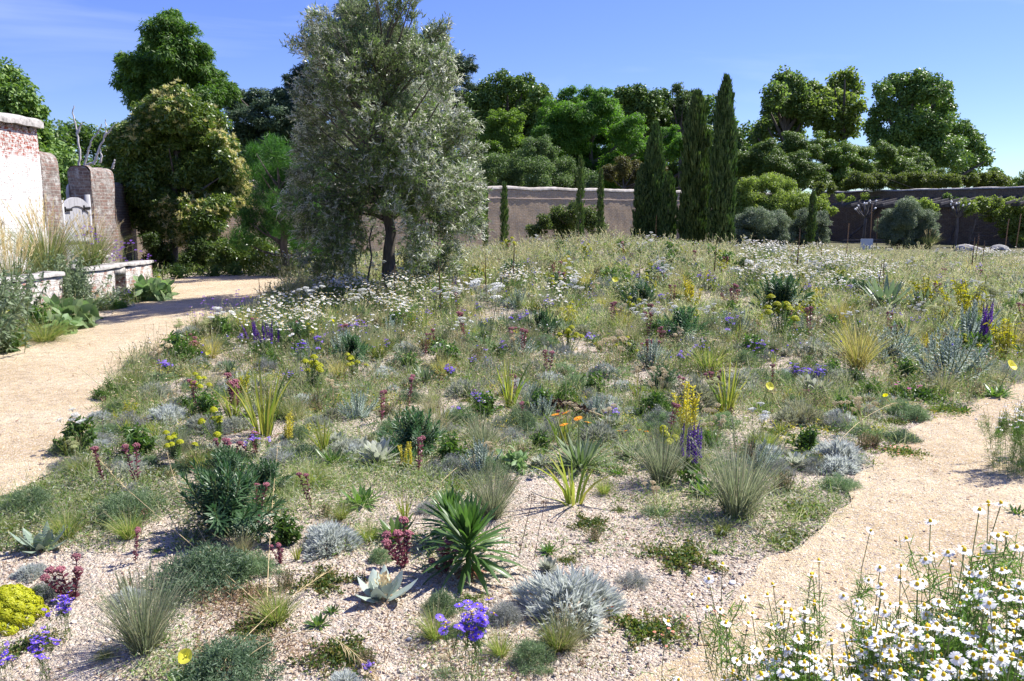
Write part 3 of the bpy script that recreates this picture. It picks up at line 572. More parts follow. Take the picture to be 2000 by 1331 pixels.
tree('birch_tree', 'small olive green birch top poking up beside the tallest cypresses', 64, [(1325, 175, 14), (1335, 195, 18), (1350, 185, 10), (1315, 205, 14), (1345, 215, 18), (1335, 235, 20), (1360, 215, 8)], (1335, 500), PALEL, .24, .13, 2.2, 8, .45, 10, .25)
tree('oak_tree', 'dark rounded tree just right of the tallest cypress', 62, [(1425, 270, 24), (1440, 290, 22), (1410, 290, 28), (1435, 325, 30), (1455, 300, 12)], (1425, 500), OAK2, .28, .18, 3.2, 8, .45, 11, .4)
tree('plane_tree', 'green plane tree on the skyline above the rhododendrons', 76, [(1530, 155, 24), (1555, 160, 22), (1510, 185, 24), (1545, 190, 32), (1585, 180, 24), (1500, 210, 16), (1530, 225, 36), (1575, 220, 36), (1545, 255, 34), (1500, 250, 26), (1480, 270, 14)], (1545, 520), PLANE, .42, .3, 2.6, 8, .42, 12, .6)
tree('plane_tree', 'yellower plane tree touching the dark oak on the skyline', 74, [(1650, 155, 24), (1665, 175, 22), (1630, 170, 22), (1620, 195, 28), (1655, 205, 34), (1610, 225, 34), (1650, 245, 34), (1680, 210, 14), (1615, 255, 30)], (1640, 520), PLANE2, .42, .3, 2.4, 8, .42, 13, .6)
tree('oak_tree', 'big dark oak at the far end of the skyline, ragged crown', 70, [(1755, 160, 26), (1725, 175, 18), (1790, 165, 30), (1825, 175, 26), (1850, 170, 12), (1760, 205, 40), (1815, 210, 40), (1848, 205, 20), (1725, 215, 26), (1775, 250, 45), (1835, 250, 40), (1705, 250, 22), (1725, 275, 30), (1870, 265, 32), (1895, 275, 24), (1800, 290, 45), (1860, 300, 40), (1905, 300, 28), (1925, 315, 14), (1885, 330, 30), (1940, 338, 14), (1750, 300, 40)], (1800, 520), OAK2, .34, .22, 2.9, 8, .42, 14, .7)
for k, (lb, lobes) in enumerate((('domed rhododendron below the plane trees, nearest the tall cypress', [(1500, 300, 34), (1540, 290, 32), (1470, 320, 28), (1520, 330, 40), (1570, 300, 30), (1560, 335, 36), (1460, 345, 22), (1440, 320, 24), (1600, 345, 26)]),
        ('wide rhododendron between the plane trees and the shaded wall', [(1600, 290, 30), (1640, 300, 30), (1680, 310, 30), (1620, 330, 36), (1670, 340, 34), (1720, 335, 28), (1640, 355, 24), (1740, 350, 24)]),
        ('low rhododendron under the big dark oak', [(1730, 300, 26), (1770, 310, 26), (1800, 325, 26), (1760, 340, 30), (1820, 345, 24), (1790, 350, 24)]))):
    tree('rhododendron', lb, 58 + k, lobes, (lobes[4][0], 480), RHODO, .22, .085, 3.4, 10, .4, 20 + k, .2, 'rhododendrons over the shaded wall', 'shrub', up=.9, squash=.6)
tree('brown_shrub', 'brownish green shrub leaning over the back wall by the cypresses', 45, [(1190, 340, 20), (1215, 325, 18), (1240, 330, 18), (1225, 350, 20), (1260, 345, 16), (1285, 330, 18), (1290, 355, 16), (1400, 345, 22)], (1225, 480), leaf('brown_leaf', [(.06, .06, .02), (.1, .085, .025), (.09, .11, .03)], .35), .14, .07, 2.4, 8, .5, 30, .1, cat='shrub')
tree('hedge', 'light green hedge trailing along the top of the shaded wall', 46.5, [(x, 353 + 6 * math.sin(x * 1.7), 10 + 5 * math.sin(x * .37) ** 2) for x in range(1660, 1960, 9)] + [(1600, 368, 12), (1625, 368, 10)], (1800, 480), leaf('hedge_leaf', [(.08, .12, .025), (.13, .17, .04), (.17, .2, .05)], .4), .14, .075, 2.8, 6, .55, 31, .1, cat='hedge', dz=.3)
tree('small_tree', 'scrap of foliage at the end of the shaded wall against the sky', 48, [(1985, 358, 14), (2005, 355, 18), (2030, 350, 26), (1970, 366, 10)], (2010, 480), RHODO, .18, .09, 2.6, 8, .5, 32, .1)

# the wood behind, one mass
g = np.random.default_rng(90); m = MB(); lb = [(x + g.uniform(-15, 15), y + g.uniform(-12, 12), g.uniform(26, 40)) for x in range(-120, 1480, 44) for y in (275, 320, 360)] + [(x, y, 30) for x in range(920, 1420, 40) for y in (215, 245)]
C, Rr = clumps(lb, 84, g, 4, .6, 2.5); crown_leaves(m, C, Rr, .42, .24, 1.6, g)
tag(obj('distant_woodland', m.mesh('distant_woodland', leaf('woodland_leaf', [(.035, .075, .02), (.07, .12, .028), (.11, .16, .04)], .4))), kind='stuff')

# --- inside the garden
r, C, Rr, loc, g = tree('flowering_tree', 'round evergreen tree covered with cream flower clusters, on one trunk', 23.5, [(345, 215, 44), (375, 222, 40), (310, 225, 40), (300, 240, 44), (390, 245, 46), (260, 280, 46), (330, 290, 60), (415, 300, 52), (240, 330, 34), (290, 350, 56), (360, 360, 70), (430, 350, 46), (455, 330, 28), (270, 400, 42), (330, 420, 50), (400, 420, 50), (450, 390, 34), (300, 450, 26), (365, 455, 30), (225, 300, 20), (465, 370, 22)], (338, 517), HOLM, .115, .042, 3.4, 10, .42, 40, .12, prof=LANCE, dz=.5)
m = MB(); side = np.array([.75, -.5, .4]); d = rdir(9000, g); k = g.integers(0, len(C), 9000)
P = C[k] + d * Rr[k][:, None]; ctr = C.mean(0); o = unit(P - ctr); far = np.linalg.norm((P - ctr) / [2.2, 2.2, 2.2], axis=1); keep = (far > .55) & (d @ unit(side) > .0) & ((o @ side) > -.3)
clus = np.sin(P[:, 0] * 3.1 + 1) + np.sin(P[:, 2] * 3.7) + np.sin(P[:, 1] * 2.9 + P[:, 0] * 2) ; keep &= clus + g.normal(size=9000) * .9 > .1
P = P[keep][:1900]; n = 16; PP = np.repeat(P + unit(P - ctr) * .05 - loc, n, 0); D = unit(np.repeat(unit(P - ctr), n, 0) * .8 + rdir(len(PP), g) + [0, 0, .3])
leaves(m, PP, D, perp(D, g), g.uniform(.07, .15, len(PP)), .03, DIAMOND); obj('blossom', m.mesh('blossom', BLOSS), r)

r, C, Rr, loc, g = tree('pine_tree', 'bushy young pine in the shade beside the flowering tree', 20, [(540, 300, 34), (580, 320, 40), (510, 340, 34), (555, 360, 50), (610, 350, 50), (520, 395, 40), (570, 420, 54), (630, 420, 50), (510, 440, 34), (550, 470, 44), (610, 480, 50), (480, 430, 24), (470, 470, 26), (500, 300, 20)], (560, 520), PINE, .17, .012, .55, 12, .42, 41, .1, prof=BLADE, up=.3, out=.4, hang=-.6, dz=.6, bend=.05)

# the silver tree: sprays of narrow leaves around twig tips
SL = [(690, 45, 40), (740, 30, 42), (650, 85, 40), (705, 95, 55), (770, 80, 48), (800, 28, 20), (815, 5, 10), (845, 95, 34), (815, 120, 48), (870, 135, 24), (630, 140, 40), (680, 160, 60), (750, 160, 66), (820, 190, 60), (875, 190, 36), (615, 200, 40), (670, 240, 66), (750, 250, 80), (840, 270, 66), (895, 250, 34), (915, 300, 30), (620, 280, 46), (650, 340, 66), (740, 350, 85), (840, 350, 76), (905, 355, 40), (925, 390, 22), (640, 410, 58), (710, 440, 76), (800, 440, 80), (880, 430, 56), (920, 440, 26), (660, 480, 46), (700, 500, 26), (820, 505, 46), (880, 495, 30), (600, 350, 26), (600, 170, 24), (780, -20, 40), (730, -30, 40), (640, 60, 30), (620, 110, 30), (850, 80, 26), (600, 230, 26), (590, 290, 28), (590, 400, 30), (600, 440, 30), (860, 60, 16), (690, 10, 30), (600, 500, 20), (625, 520, 22), (850, 535, 24), (690, 548, 22), (885, 530, 24), (640, 535, 24), (825, 550, 18)]
YS = 14.6; SL = SL; g = np.random.default_rng(42); loc = W(765, 572, YS); loc[2] = gz(loc[0], loc[1])
r = empty('silver_tree', loc); tag(r, 'large silvery leaved pear tree standing in the bed beside the sandy path', 'tree')
C, Rr = clumps(SL, YS, g, 6, .46, .62); ax = np.array([loc[0], loc[1]]); C[:, 1] = loc[1] + (C[:, 1] - YS) * 1.35
ns = 17000; pr = Rr ** 2; k = g.choice(len(C), ns, p=pr / pr.sum()); d = rdir(ns, g); P = C[k] + d * (Rr[k] * g.uniform(.3, 1.05, ns) ** .5)[:, None]
outw = unit(np.c_[P[:, :2] - ax, (P[:, 2:] - 2.8) * .6]); T = unit(outw * .8 + rdir(ns, g) * .7 + [0, 0, .35]); tl = g.uniform(.06, .2, ns); low = (P[:, 2] - loc[2] < 1.45) & (np.hypot(P[:, 0] - loc[0], 0) < .42) & (P[:, 1] < loc[1] + .3); P[low, 2] += 1.2; P[low, 1] += .5
m = MB(); path = curve(P - loc, T, tl, .15, 3, g=g); tubes(m, path, .0025, 3); obj('twig', m.mesh('twig', leaf('twig', [(.10, .085, .06), (.2, .17, .13)], 0)), r)
nl = 9; t_ = np.tile(np.linspace(.15, 1, nl), ns); kk = np.repeat(np.arange(ns), nl); P2 = (P - loc)[kk] + T[kk] * (tl[kk] * t_)[:, None]
D = unit(T[kk] * .75 + rdir(len(kk), g) * .8 + [0, 0, .1]); N = unit(rdir(len(kk), g) * .8 + outw[kk] * .4 + [0, 0, .5]); S = unit(np.cross(D, N))
Ln_, Wd_ = g.uniform(.05, .105, len(kk)), g.uniform(.012, .019, len(kk))
shell = np.linalg.norm((P - loc)[:, :2] / 1.75, axis=1) + g.normal(size=ns) * .2; pale = (shell > .62) & (g.uniform(0, 1, ns) < .48)      # paler outer sprays: felted undersides, and sun glints put into the leaf colour
m = MB(); pk = pale[kk]
for sel, mi in ((~pk, 0), (pk, 1)): leaves(m, P2[sel], D[sel], S[sel], Ln_[sel], Wd_[sel], LANCE, .15, m=mi)
FELT_GLINT = leaf('felted_glint_leaf', [(.30, .33, .18), (.46, .49, .34), (.60, .62, .50), (.72, .73, .65)], .35, .4, .5)
obj('crown', m.mesh('crown', [SILV, FELT_GLINT]), r)
tk = MB(); base = np.array([0, 0, 0.]); k_ = 14; tt = np.linspace(0, 1, k_)[:, None]; p = tt * [-.15, .1, 4.6] + g.normal(size=(k_, 3)) * .02; p[0] = [0, 0, -.1]
tubes(tk, p[None], (np.r_[.19, .135, np.linspace(.11, .02, k_ - 2)])[None], 10)
for q in range(0, len(C), 17):
    e = C[q] - loc
    if e[2] < 1.5: continue
    f = np.clip(e[2] / 4.6 - .3 + g.uniform(-.05, .1), g.uniform(.26, .42), .92); s = np.array([-.15 * f, .1 * f, 4.6 * f]); mid = (s + e) / 2 + g.normal(size=3) * .06; pp = np.stack([np.interp(np.linspace(0, 2, 7), [0, 1, 2], [s[j], mid[j], e[j]]) for j in range(3)], 1)
    tubes(tk, pp[None], np.linspace(.03, .005, 7)[None], 5)
obj('trunk', tk.mesh('trunk', BARK), r)
for px in (648, 668, 715): 
    e = at(px, 575) - loc; tk = MB(); tubes(tk, curve(np.array([e - [0, 0, .05]]), unit(np.array([[.1, .05, 1.]])), 1.3, 0, 6, wob=.03, g=g), np.linspace(.022, .012, 6)[None], 6); obj('sucker_stem', tk.mesh('sucker_stem', BARK), r)

# cypresses
def cypress(px, top, base, half, Y, mat, label, seed, tips=1, light=False, dens=1.):
    g = np.random.default_rng(seed); p = W(px, base, Y); z0 = float(gz(p[0], p[1])); s = Y / F; p[2] = z0; zt = W(px, top, Y)[2] - z0; hw = half * s * .70
    r = empty('cypress', p); tag(r, label, 'cypress', 'cypresses along the back of the mound'); m = MB()
    n = int(3200 * dens * max(.15, hw / .55) * zt / 5)
    spires = [(0, 0, 1., 1.)] + [(g.uniform(-.55, .55) * hw, g.uniform(-.4, .4) * hw, g.uniform(.6, .9), .6) for _ in range(tips - 1)]
    for cx, cy, hh, ww in spires:
        nn = int(n * hh * ww); t = g.uniform(.01, 1, nn); prof = np.interp(t, [0, .08, .35, .7, .9, 1], [.8, 1, 1, .9, .58, .03]); an = g.uniform(0, 2 * pi, nn)
        lump = 1 + .26 * np.sin(an * 3 + t * 22) + .2 * np.sin(an * 5 - t * 47); rad = hw * ww * prof * lump * g.uniform(.45, 1, nn) ** .5
        P = np.stack([cx + rad * np.cos(an), cy + rad * np.sin(an), t * zt * hh], 1); q = 7; kk = np.repeat(np.arange(nn), q)
        D = unit(np.stack([np.cos(an) * .2, np.sin(an) * .2, np.full(nn, 1.)], 1)[kk] + rdir(nn * q, g) * .24); Ln = np.minimum(.26, .12 + hw * .35)
        leaves(m, P[kk] + rdir(nn * q, g) * .035, D, perp(D, g), Ln * g.uniform(.5, 1.1, nn * q), Ln * .16, LANCE, -.1)
    obj('foliage', m.mesh('foliage', mat), r); m = MB(); tubes(m, np.array([[(0, 0, -.1), (0, 0, zt * .5), (0, 0, zt * .9)]]), np.array([[hw * .22 + .01, hw * .14 + .008, .008]]), 7); obj('trunk', m.mesh('trunk', BARK), r)
cypress(1405, 158, 478, 27, 27, CYP, 'tallest cypress, a dark pointed column with a second lower tip', 50, 3)
cypress(1352, 188, 470, 32, 28, CYP2, 'broad blunt cypress column studded with pale cones, left of the tallest', 51, 2)
cypress(1275, 250, 462, 24, 29, CYP, 'shorter cypress with wide spreading foot, first of the big three', 52, 3)
cypress(1252, 330, 460, 20, 28.8, CYP, 'young spreading cypress at the foot of the first big one', 59, 2)
cypress(1303, 345, 458, 20, 28.5, CYP, 'young bushy cypress between the wide footed one and the blunt column', 53, 2)
cypress(1133, 310, 440, 8, 26, CYP2, 'slim young cypress, tallest one before the sunlit wall', 54)
cypress(1172, 335, 442, 7, 26.5, CYP2, 'slim young cypress standing right beside the tallest slim one', 55)
cypress(985, 363, 468, 8, 23, CYP2, 'slim young cypress nearest the silver tree on the mound', 56)
cypress(948, 355, 440, 5, 24, CYP2, 'thin cypress half lost in the edge of the silver tree', 57)
cypress(1583, 378, 470, 9, 34, CYP2, 'slim cypress between the two grey green shrubs by the pergola', 58)

def shrub(name, label, Y, lobes, mat, Ln, Wd, dens, seed, group=None, cat='shrub', **k):
    return tree(name, label, Y, lobes, (lobes[0][0], 482), mat, Ln, Wd, dens, 9, .42, seed, .05, group, cat, **k)
GS = 'clipped grey green shrubs before the pergola'
shrub('grey_shrub', 'wide grey green shrub right of the tallest cypress', 37, [(1480, 432, 30), (1450, 440, 26), (1515, 438, 30), (1480, 460, 34), (1530, 462, 22), (1445, 465, 22), (1510, 470, 26)], GREYS, .10, .022, 2.6, 60, GS, dz=.4)
shrub('grey_shrub', 'narrow grey green shrub behind the slim cypress by the pergola', 37.5, [(1575, 425, 24), (1600, 435, 22), (1560, 445, 22), (1595, 460, 24), (1570, 468, 22)], GREYS, .10, .022, 2.6, 61, GS, dz=.4)
shrub('grey_shrub', 'domed grey green shrub with a fresh green top, between the pollards', 37, [(1775, 415, 28), (1745, 430, 26), (1808, 428, 24), (1775, 445, 40), (1735, 455, 24), (1815, 455, 20), (1770, 470, 30)], GREYS, .10, .022, 2.6, 62, GS, dz=.4)
shrub('climber', 'fresh yellow green climber topping the domed grey shrub', 39, [(1785, 398, 14), (1805, 400, 14), (1765, 402, 12), (1820, 408, 12)], VINE, .1, .07, 2.0, 63, cat='climber', dz=.2)
shrub('climber', 'great yellow green vine mound over the pergola end by the cypress', 42, [(1460, 365, 24), (1500, 358, 26), (1530, 370, 26), (1470, 395, 34), (1520, 400, 34), (1440, 390, 24), (1560, 395, 26), (1590, 400, 20), (1440, 420, 26), (1480, 425, 30), (1540, 420, 26), (1610, 405, 14), (1430, 450, 24), (1625, 412, 10)], VINE, .12, .08, 2.2, 64, cat='climber', dz=.5)
shrub('climber', 'yellow green climber hanging over the far pergola bays', 39, [(1890, 405, 18), (1915, 398, 18), (1945, 405, 22), (1975, 410, 24), (2005, 405, 26), (1930, 418, 16), (1985, 440, 24), (2010, 445, 30), (1965, 430, 18), (1990, 465, 18), (1960, 455, 10)], VINE, .12, .08, 2.2, 65, cat='climber', dz=.4)
shrub('mounded_shrub', 'green mounded shrub in front of the sunlit wall, under two slim cypresses', 30, [(1090, 425, 26), (1120, 415, 24), (1150, 425, 24), (1065, 440, 22), (1110, 445, 34), (1165, 440, 20), (1040, 452, 16)], leaf('mound_leaf', [(.05, .085, .02), (.09, .13, .03), (.14, .18, .05)], .35), .09, .05, 2.4, 66, dz=.4)
shrub('ivy', 'ivy hanging over the shaded wall between cypress and pergola', 46.8, [(1640, 385, 9), (1660, 392, 10), (1690, 384, 8), (1715, 390, 9), (1745, 383, 7), (1610, 388, 10)], VINE, .12, .08, 1.6, 80, cat='ivy', dz=.1)
shrub('ivy', 'darker ivy patch low on the far end of the shaded wall', 43.0, [(1850, 384, 8), (1868, 392, 9), (1890, 382, 7), (1915, 388, 9), (1950, 383, 8)], RHODO, .12, .08, 1.6, 81, cat='ivy', dz=.1)
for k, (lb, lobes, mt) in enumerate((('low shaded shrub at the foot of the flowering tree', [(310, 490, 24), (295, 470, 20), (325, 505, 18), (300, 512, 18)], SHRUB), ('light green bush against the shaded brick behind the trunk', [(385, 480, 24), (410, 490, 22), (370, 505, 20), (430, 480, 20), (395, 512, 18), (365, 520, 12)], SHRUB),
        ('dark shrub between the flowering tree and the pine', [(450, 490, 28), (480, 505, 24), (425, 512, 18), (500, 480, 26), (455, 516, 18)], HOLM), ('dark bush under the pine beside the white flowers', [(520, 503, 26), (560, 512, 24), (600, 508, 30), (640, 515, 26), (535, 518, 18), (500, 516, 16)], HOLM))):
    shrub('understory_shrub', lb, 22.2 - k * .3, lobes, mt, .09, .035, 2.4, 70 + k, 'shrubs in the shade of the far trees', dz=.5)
# ------------------------------------------------------------------ plants of the dry garden: one builder per kind
GRASSG = leaf('grey_grass', [(.10, .13, .07), (.17, .20, .11), (.25, .27, .17), (.33, .30, .19)], .3, .5)
GRASSS = leaf('straw_grass', [(.30, .30, .08), (.45, .40, .14), (.52, .46, .22), (.24, .28, .07)], .4, .5)
GRASSD = leaf('dry_grass', [(.40, .37, .20), (.58, .52, .34), (.26, .28, .14), (.16, .20, .08)], .35)
GRASSN = leaf('green_grass', [(0.091, 0.156, 0.033), (0.156, 0.221, 0.052), (0.260, 0.286, 0.091), (0.442, 0.390, 0.169)], .4)
STRAP = leaf('strap_leaf', [(.10, .16, .03), (.16, .22, .045), (.24, .26, .06), (.36, .34, .10)], .4, .4)
STRAPD = leaf('blue_strap_leaf', [(.07, .11, .055), (.11, .15, .08), (.16, .2, .12)], .25, .4)
SILVER = leaf('felt_leaf', [(.40, .43, .38), (.52, .55, .50), (.64, .66, .61)], .3, .7, .2, var=.12)
SILVG = leaf('grey_felt_leaf', [(.26, .28, .21), (.35, .37, .29), (.46, .47, .39)], .3, .7, .2)
SPURGE = leaf('spurge_leaf', [(0.031, 0.075, 0.026), (0.050, 0.110, 0.040), (0.099, 0.165, 0.077)], .25, .4, .5)
BLUESP = leaf('blue_spurge_leaf', [(0.242, 0.319, 0.264), (0.330, 0.407, 0.341), (0.462, 0.528, 0.462)], .15, .5, .3, var=.1)
LIMEF = leaf('lime_flower', [(.36, .40, .01), (.48, .50, .015), (.58, .56, .03)], .3, var=.1)
GREENL = leaf('green_leaf', [(0.044, 0.099, 0.022), (0.077, 0.143, 0.028), (0.121, 0.187, 0.044)], .3, .38, .5)
ECHIUM = leaf('lance_leaf', [(.055, .12, .028), (.085, .16, .04), (.12, .20, .06)], .35, .36, .55)
RUST = leaf('rusty_leaf', [(.28, .10, .04), (.20, .07, .03), (.34, .17, .09)], .25)
AGAVE = leaf('agave_leaf', [(.19, .25, .18), (.26, .32, .24)], .08, .45, .4, var=.12)
AGAVEP = leaf('pale_succulent_leaf', [(.33, .40, .33), (.42, .48, .41)], .12, .45, .4, var=.05)
SEDL = leaf('burgundy_leaf', [(.085, .022, .035), (.14, .035, .05), (.20, .07, .085)], .2, .4, .5)
SEDF = leaf('pink_bud', [(.34, .11, .14), (.44, .18, .20), (.24, .07, .09)], .2)
PURP = leaf('violet_petal', [(.16, .09, .62), (.22, .13, .72), (.30, .19, .78)], .3, var=.12)
SALV = leaf('purple_bract', [(.06, .02, .16), (.10, .03, .24), (.15, .06, .34)], .2)
VERB = leaf('lilac_petal', [(.24, .12, .48), (.34, .18, .58)], .3)
WHITE = leaf('white_petal', [(.78, .78, .76), (.84, .84, .83)], .25, .5, .2, var=.04)
YEL = leaf('yellow_disc', [(.72, .46, .01), (.80, .56, .02)], .1, .7, var=.05)
PRIM = leaf('lemon_petal', [(.80, .74, .06), (.85, .80, .10)], .3, var=.04)
ORNG = leaf('orange_petal', [(.80, .26, .015), (.85, .36, .02)], .25, var=.06)
MAGE = leaf('magenta_petal', [(.62, .06, .42), (.72, .12, .5)], .3)
CREAM = leaf('cream_umbel', [(.62, .52, .30), (.72, .62, .40), (.5, .38, .2)], .15)
UMBW = leaf('white_umbel', [(.72, .72, .62), (.8, .8, .74)], .15, var=.06)
UMBG = leaf('greenish_umbel', [(.50, .52, .22), (.58, .60, .30), (.42, .46, .18)], .2)
PHLO = leaf('yellow_bract', [(.58, .50, .06), (.68, .60, .12), (.48, .46, .08)], .3, var=.1)
FEATH = leaf('feathery_leaf', [(0.088, 0.150, 0.062), (0.150, 0.213, 0.100), (0.225, 0.288, 0.163)], .3)
FEATHG = leaf('fine_green_leaf', [(0.060, 0.132, 0.024), (0.096, 0.180, 0.036), (0.156, 0.228, 0.060)], .35)
MATL = leaf('mat_leaf', [(.045, .09, .02), (.08, .13, .03), (.13, .17, .04), (.22, .17, .06)], .3, .4, .45)
BROWN = leaf('brown_seed', [(.07, .04, .022), (.13, .075, .04), (.2, .12, .07)], .1)
DRYL = leaf('dry_leaf', [(.40, .29, .16), (.28, .19, .11), (.5, .38, .24), (.22, .12, .08)], .2)
DARKST = leaf('dark_stem', [(.06, .03, .035), (.09, .045, .05)], 0)
YGREEN = leaf('yellow_green_leaf', [(.28, .30, .03), (.40, .38, .05), (.5, .44, .09), (.2, .26, .03)], .4)
def cone(n, spread, g, lo=0.):
    th = np.abs(g.normal(size=n)) * spread + lo; ph = g.uniform(0, 2 * pi, n)
    return np.stack([np.cos(ph) * np.sin(th), np.sin(ph) * np.sin(th), np.cos(th)], 1)
def golden(n): k = np.arange(n); return k * 2.39996
def mk(name, fill, mats):
    m = MB(); fill(m); return m.mesh(name, mats)
# ---- grasses
def grass(mat, n=420, h=.45, spread=.38, wd=.0035, bend=.28, r=.05, seed_n=0, seedmat=None):
    def b(g):
        def f(m):
            D = cone(n, spread, g); an = np.arctan2(D[:, 1], D[:, 0]); P = np.stack([np.cos(an), np.sin(an), 0 * an], 1) * (r * g.uniform(0, 1, n) ** .5)[:, None]; P[:, 2] = -.01
            out = unit(np.c_[D[:, :2], np.zeros(n)]); S = unit(np.cross(D, np.tile([0, 0, 1.], (n, 1)) + .3 * rdir(n, g)))
            leaves(m, P, D, S, h * g.uniform(.55, 1.08, n), wd * g.uniform(.7, 1.3, n), [(0, .9), (.3, 1), (.6, .85), (.85, .55), (1, .08)], bend * g.uniform(.2, 1.6, n), G=unit(out * .8 + [0, 0, -.5]))
        ps = [('foliage', mk('foliage', f, mat), None, ())]
        if seed_n:
            def s(m):
                D = cone(seed_n, spread * .75, g, .05); P = D * [r, r, 0]; c = curve(P, D, h * g.uniform(1.05, 1.5, seed_n), .22, 6, g=g); tubes(m, c, .0011, 3)
                k = np.repeat(np.arange(seed_n), 16); t = np.tile(np.linspace(.72, 1, 16), seed_n); a, b2 = c[k, 4], c[k, 5]; q = c[k, 3] + (b2 - c[k, 3]) * ((t - .6) / .4)[:, None]
                Dd = unit(unit(b2 - a) + rdir(len(k), g) * .35); leaves(m, q, Dd, perp(Dd, g), h * .06, h * .009, DIAMOND)
            ps.append(('seed_plume', mk('seed_plume', s, seedmat), None, ()))
        return ps
    return b
# ---- silver cushions
def cushion(mat, h=.2, R_=.2, n=1500, Ln=.06, wd=.005, upr=.8, prof=BLADE):
    def b(g):
        def f(m):
            u, ph = g.uniform(0, 1, n) ** .5, g.uniform(0, 2 * pi, n); el = 1 - u ** 2.2
            lump = .8 + .25 * np.sin(ph * 3 + g.uniform(0, 6)) * u + .15 * np.sin(ph * 7 + u * 5)
            P = np.stack([R_ * u * np.cos(ph) * lump, R_ * u * np.sin(ph) * lump, h * (.15 + .75 * el * lump) - Ln * .5 - g.uniform(0, .5, n) * h * .5], 1)
            nb = 5; cen = P.copy(); k = np.repeat(np.arange(n), nb)
            D = unit(np.stack([u * np.cos(ph), u * np.sin(ph), np.full(n, upr)], 1)[k] + rdir(n * nb, g) * .42); Pk = P[k]; Pk[:, 2] = np.maximum(Pk[:, 2], .004)
            leaves(m, Pk, D, perp(D, g), Ln * g.uniform(.6, 1.25, n * nb), wd, prof, .12)
        return [('foliage', mk('foliage', f, mat), None, ())]
    return b
# ---- spurges
def spurge(mat, ns=16, h=.42, spread=.55, nl=60, Ln=.07, wd=.011, lo=.35, flower=0, up=.25, bend=-.15):
    def b(g):
        D = cone(ns, spread, g); D[:, 2] = np.maximum(D[:, 2], .12); D = unit(D); ln = h * g.uniform(.7, 1.1, ns); c = curve(D * [.03, .03, 0], D, ln, bend, 7, g=g)
        def f(m):
            tubes(m, c, .004, 4, 1); t = np.linspace(lo, 1, nl); tt = t * 6; i0 = np.minimum(tt.astype(int), 5); fr = (tt - i0)[None, :, None]
            P = (c[:, i0] * (1 - fr) + c[:, i0 + 1] * fr); T = unit(c[:, i0 + 1] - c[:, i0]); A = unit(np.cross(T, [0.31, .2, 1.])); B_ = np.cross(T, A); an = golden(nl)[None, :, None] + g.uniform(0, 6, ns)[:, None, None]
            O = A * np.cos(an) + B_ * np.sin(an); age = ((t - lo) / (1 - lo))[None, :, None]; Dl = unit(O * (1.05 - .75 * age ** 3) + T * (up + 1.0 * age ** 3)).reshape(-1, 3); n = len(Dl); Pf = P.reshape(-1, 3)
            S = unit(np.cross(Dl, T.reshape(-1, 3))); Lf = Ln * np.tile(np.interp(t, [lo, lo + .15, .9, 1], [.65, 1, 1, .55]), ns) * g.uniform(.85, 1.12, n)
            leaves(m, Pf, Dl, S, Lf, wd, LANCE, .12, fold=.12)
        ps = [('foliage', mk('foliage', f, [mat, STEMG]), None, ())]
        if flower:
            k = g.permutation(ns)[:flower]; hd = lime_head(g); ps.append(('flower_head', hd, [Matrix.Translation(Vector(c[q, -1])) @ Vector(D[q]).lerp(Vector((0, 0, 1)), .6).to_track_quat('Z', 'Y').to_matrix().to_4x4() for q in k], ()))
        return ps
    return b
def lime_head(g, R_=.042, n=90):
    def f(m):
        u = g.uniform(0, 1, n) ** .5; ph = golden(n); P = np.stack([R_ * u * np.cos(ph), R_ * u * np.sin(ph), R_ * .75 * (1 - u ** 2)], 1); N = unit(P + [0, 0, .02]); k = np.repeat(np.arange(n), 3)
        A = frames(N, g)[k]; a = np.tile(np.arange(3) * 2.094, n)[:, None]; D = unit(A[:, :, 0] * np.cos(a) + A[:, :, 1] * np.sin(a) + A[:, :, 2] * .35)
        leaves(m, P[k], D, unit(np.cross(D, N[k])), .011, .012, [(0, .4), (.5, 1), (1, .4)], .1)
        s = np.stack([np.zeros_like(P[::4]), P[::4]], 1); s[:, 0, 2] -= .02; tubes(m, s, .0012, 3)
    return mk('flower_head', f, LIMEF)
def limedome(g):
    n = 46; u = np.linspace(.02, 1, n) ** .5; ph = golden(n); P = np.stack([.21 * u * np.cos(ph), .21 * u * np.sin(ph), .02 + .22 * (1 - u ** 2.2)], 1); hd = lime_head(g, .05, 60)
    def f(m):
        c = np.stack([P * [.1, .1, 0], P * [.6, .6, .6], P], 1); tubes(m, c, .003, 4, 1); k = np.repeat(np.arange(n), 16); t = np.tile(np.linspace(.3, .95, 16), n)[:, None]; D = unit(rdir(len(k), g) + [0, 0, .6]); leaves(m, P[k] * t, D, perp(D, g), .03, .009)
    return [('foliage', mk('foliage', f, [GREENL, STEMG]), None, ()), ('flower_head', hd, [Matrix.Translation(Vector(p)) @ Vector((p[0] * 4, p[1] * 4, p[2] + .12)).to_track_quat('Z', 'Y').to_matrix().to_4x4() for p in P], ())]
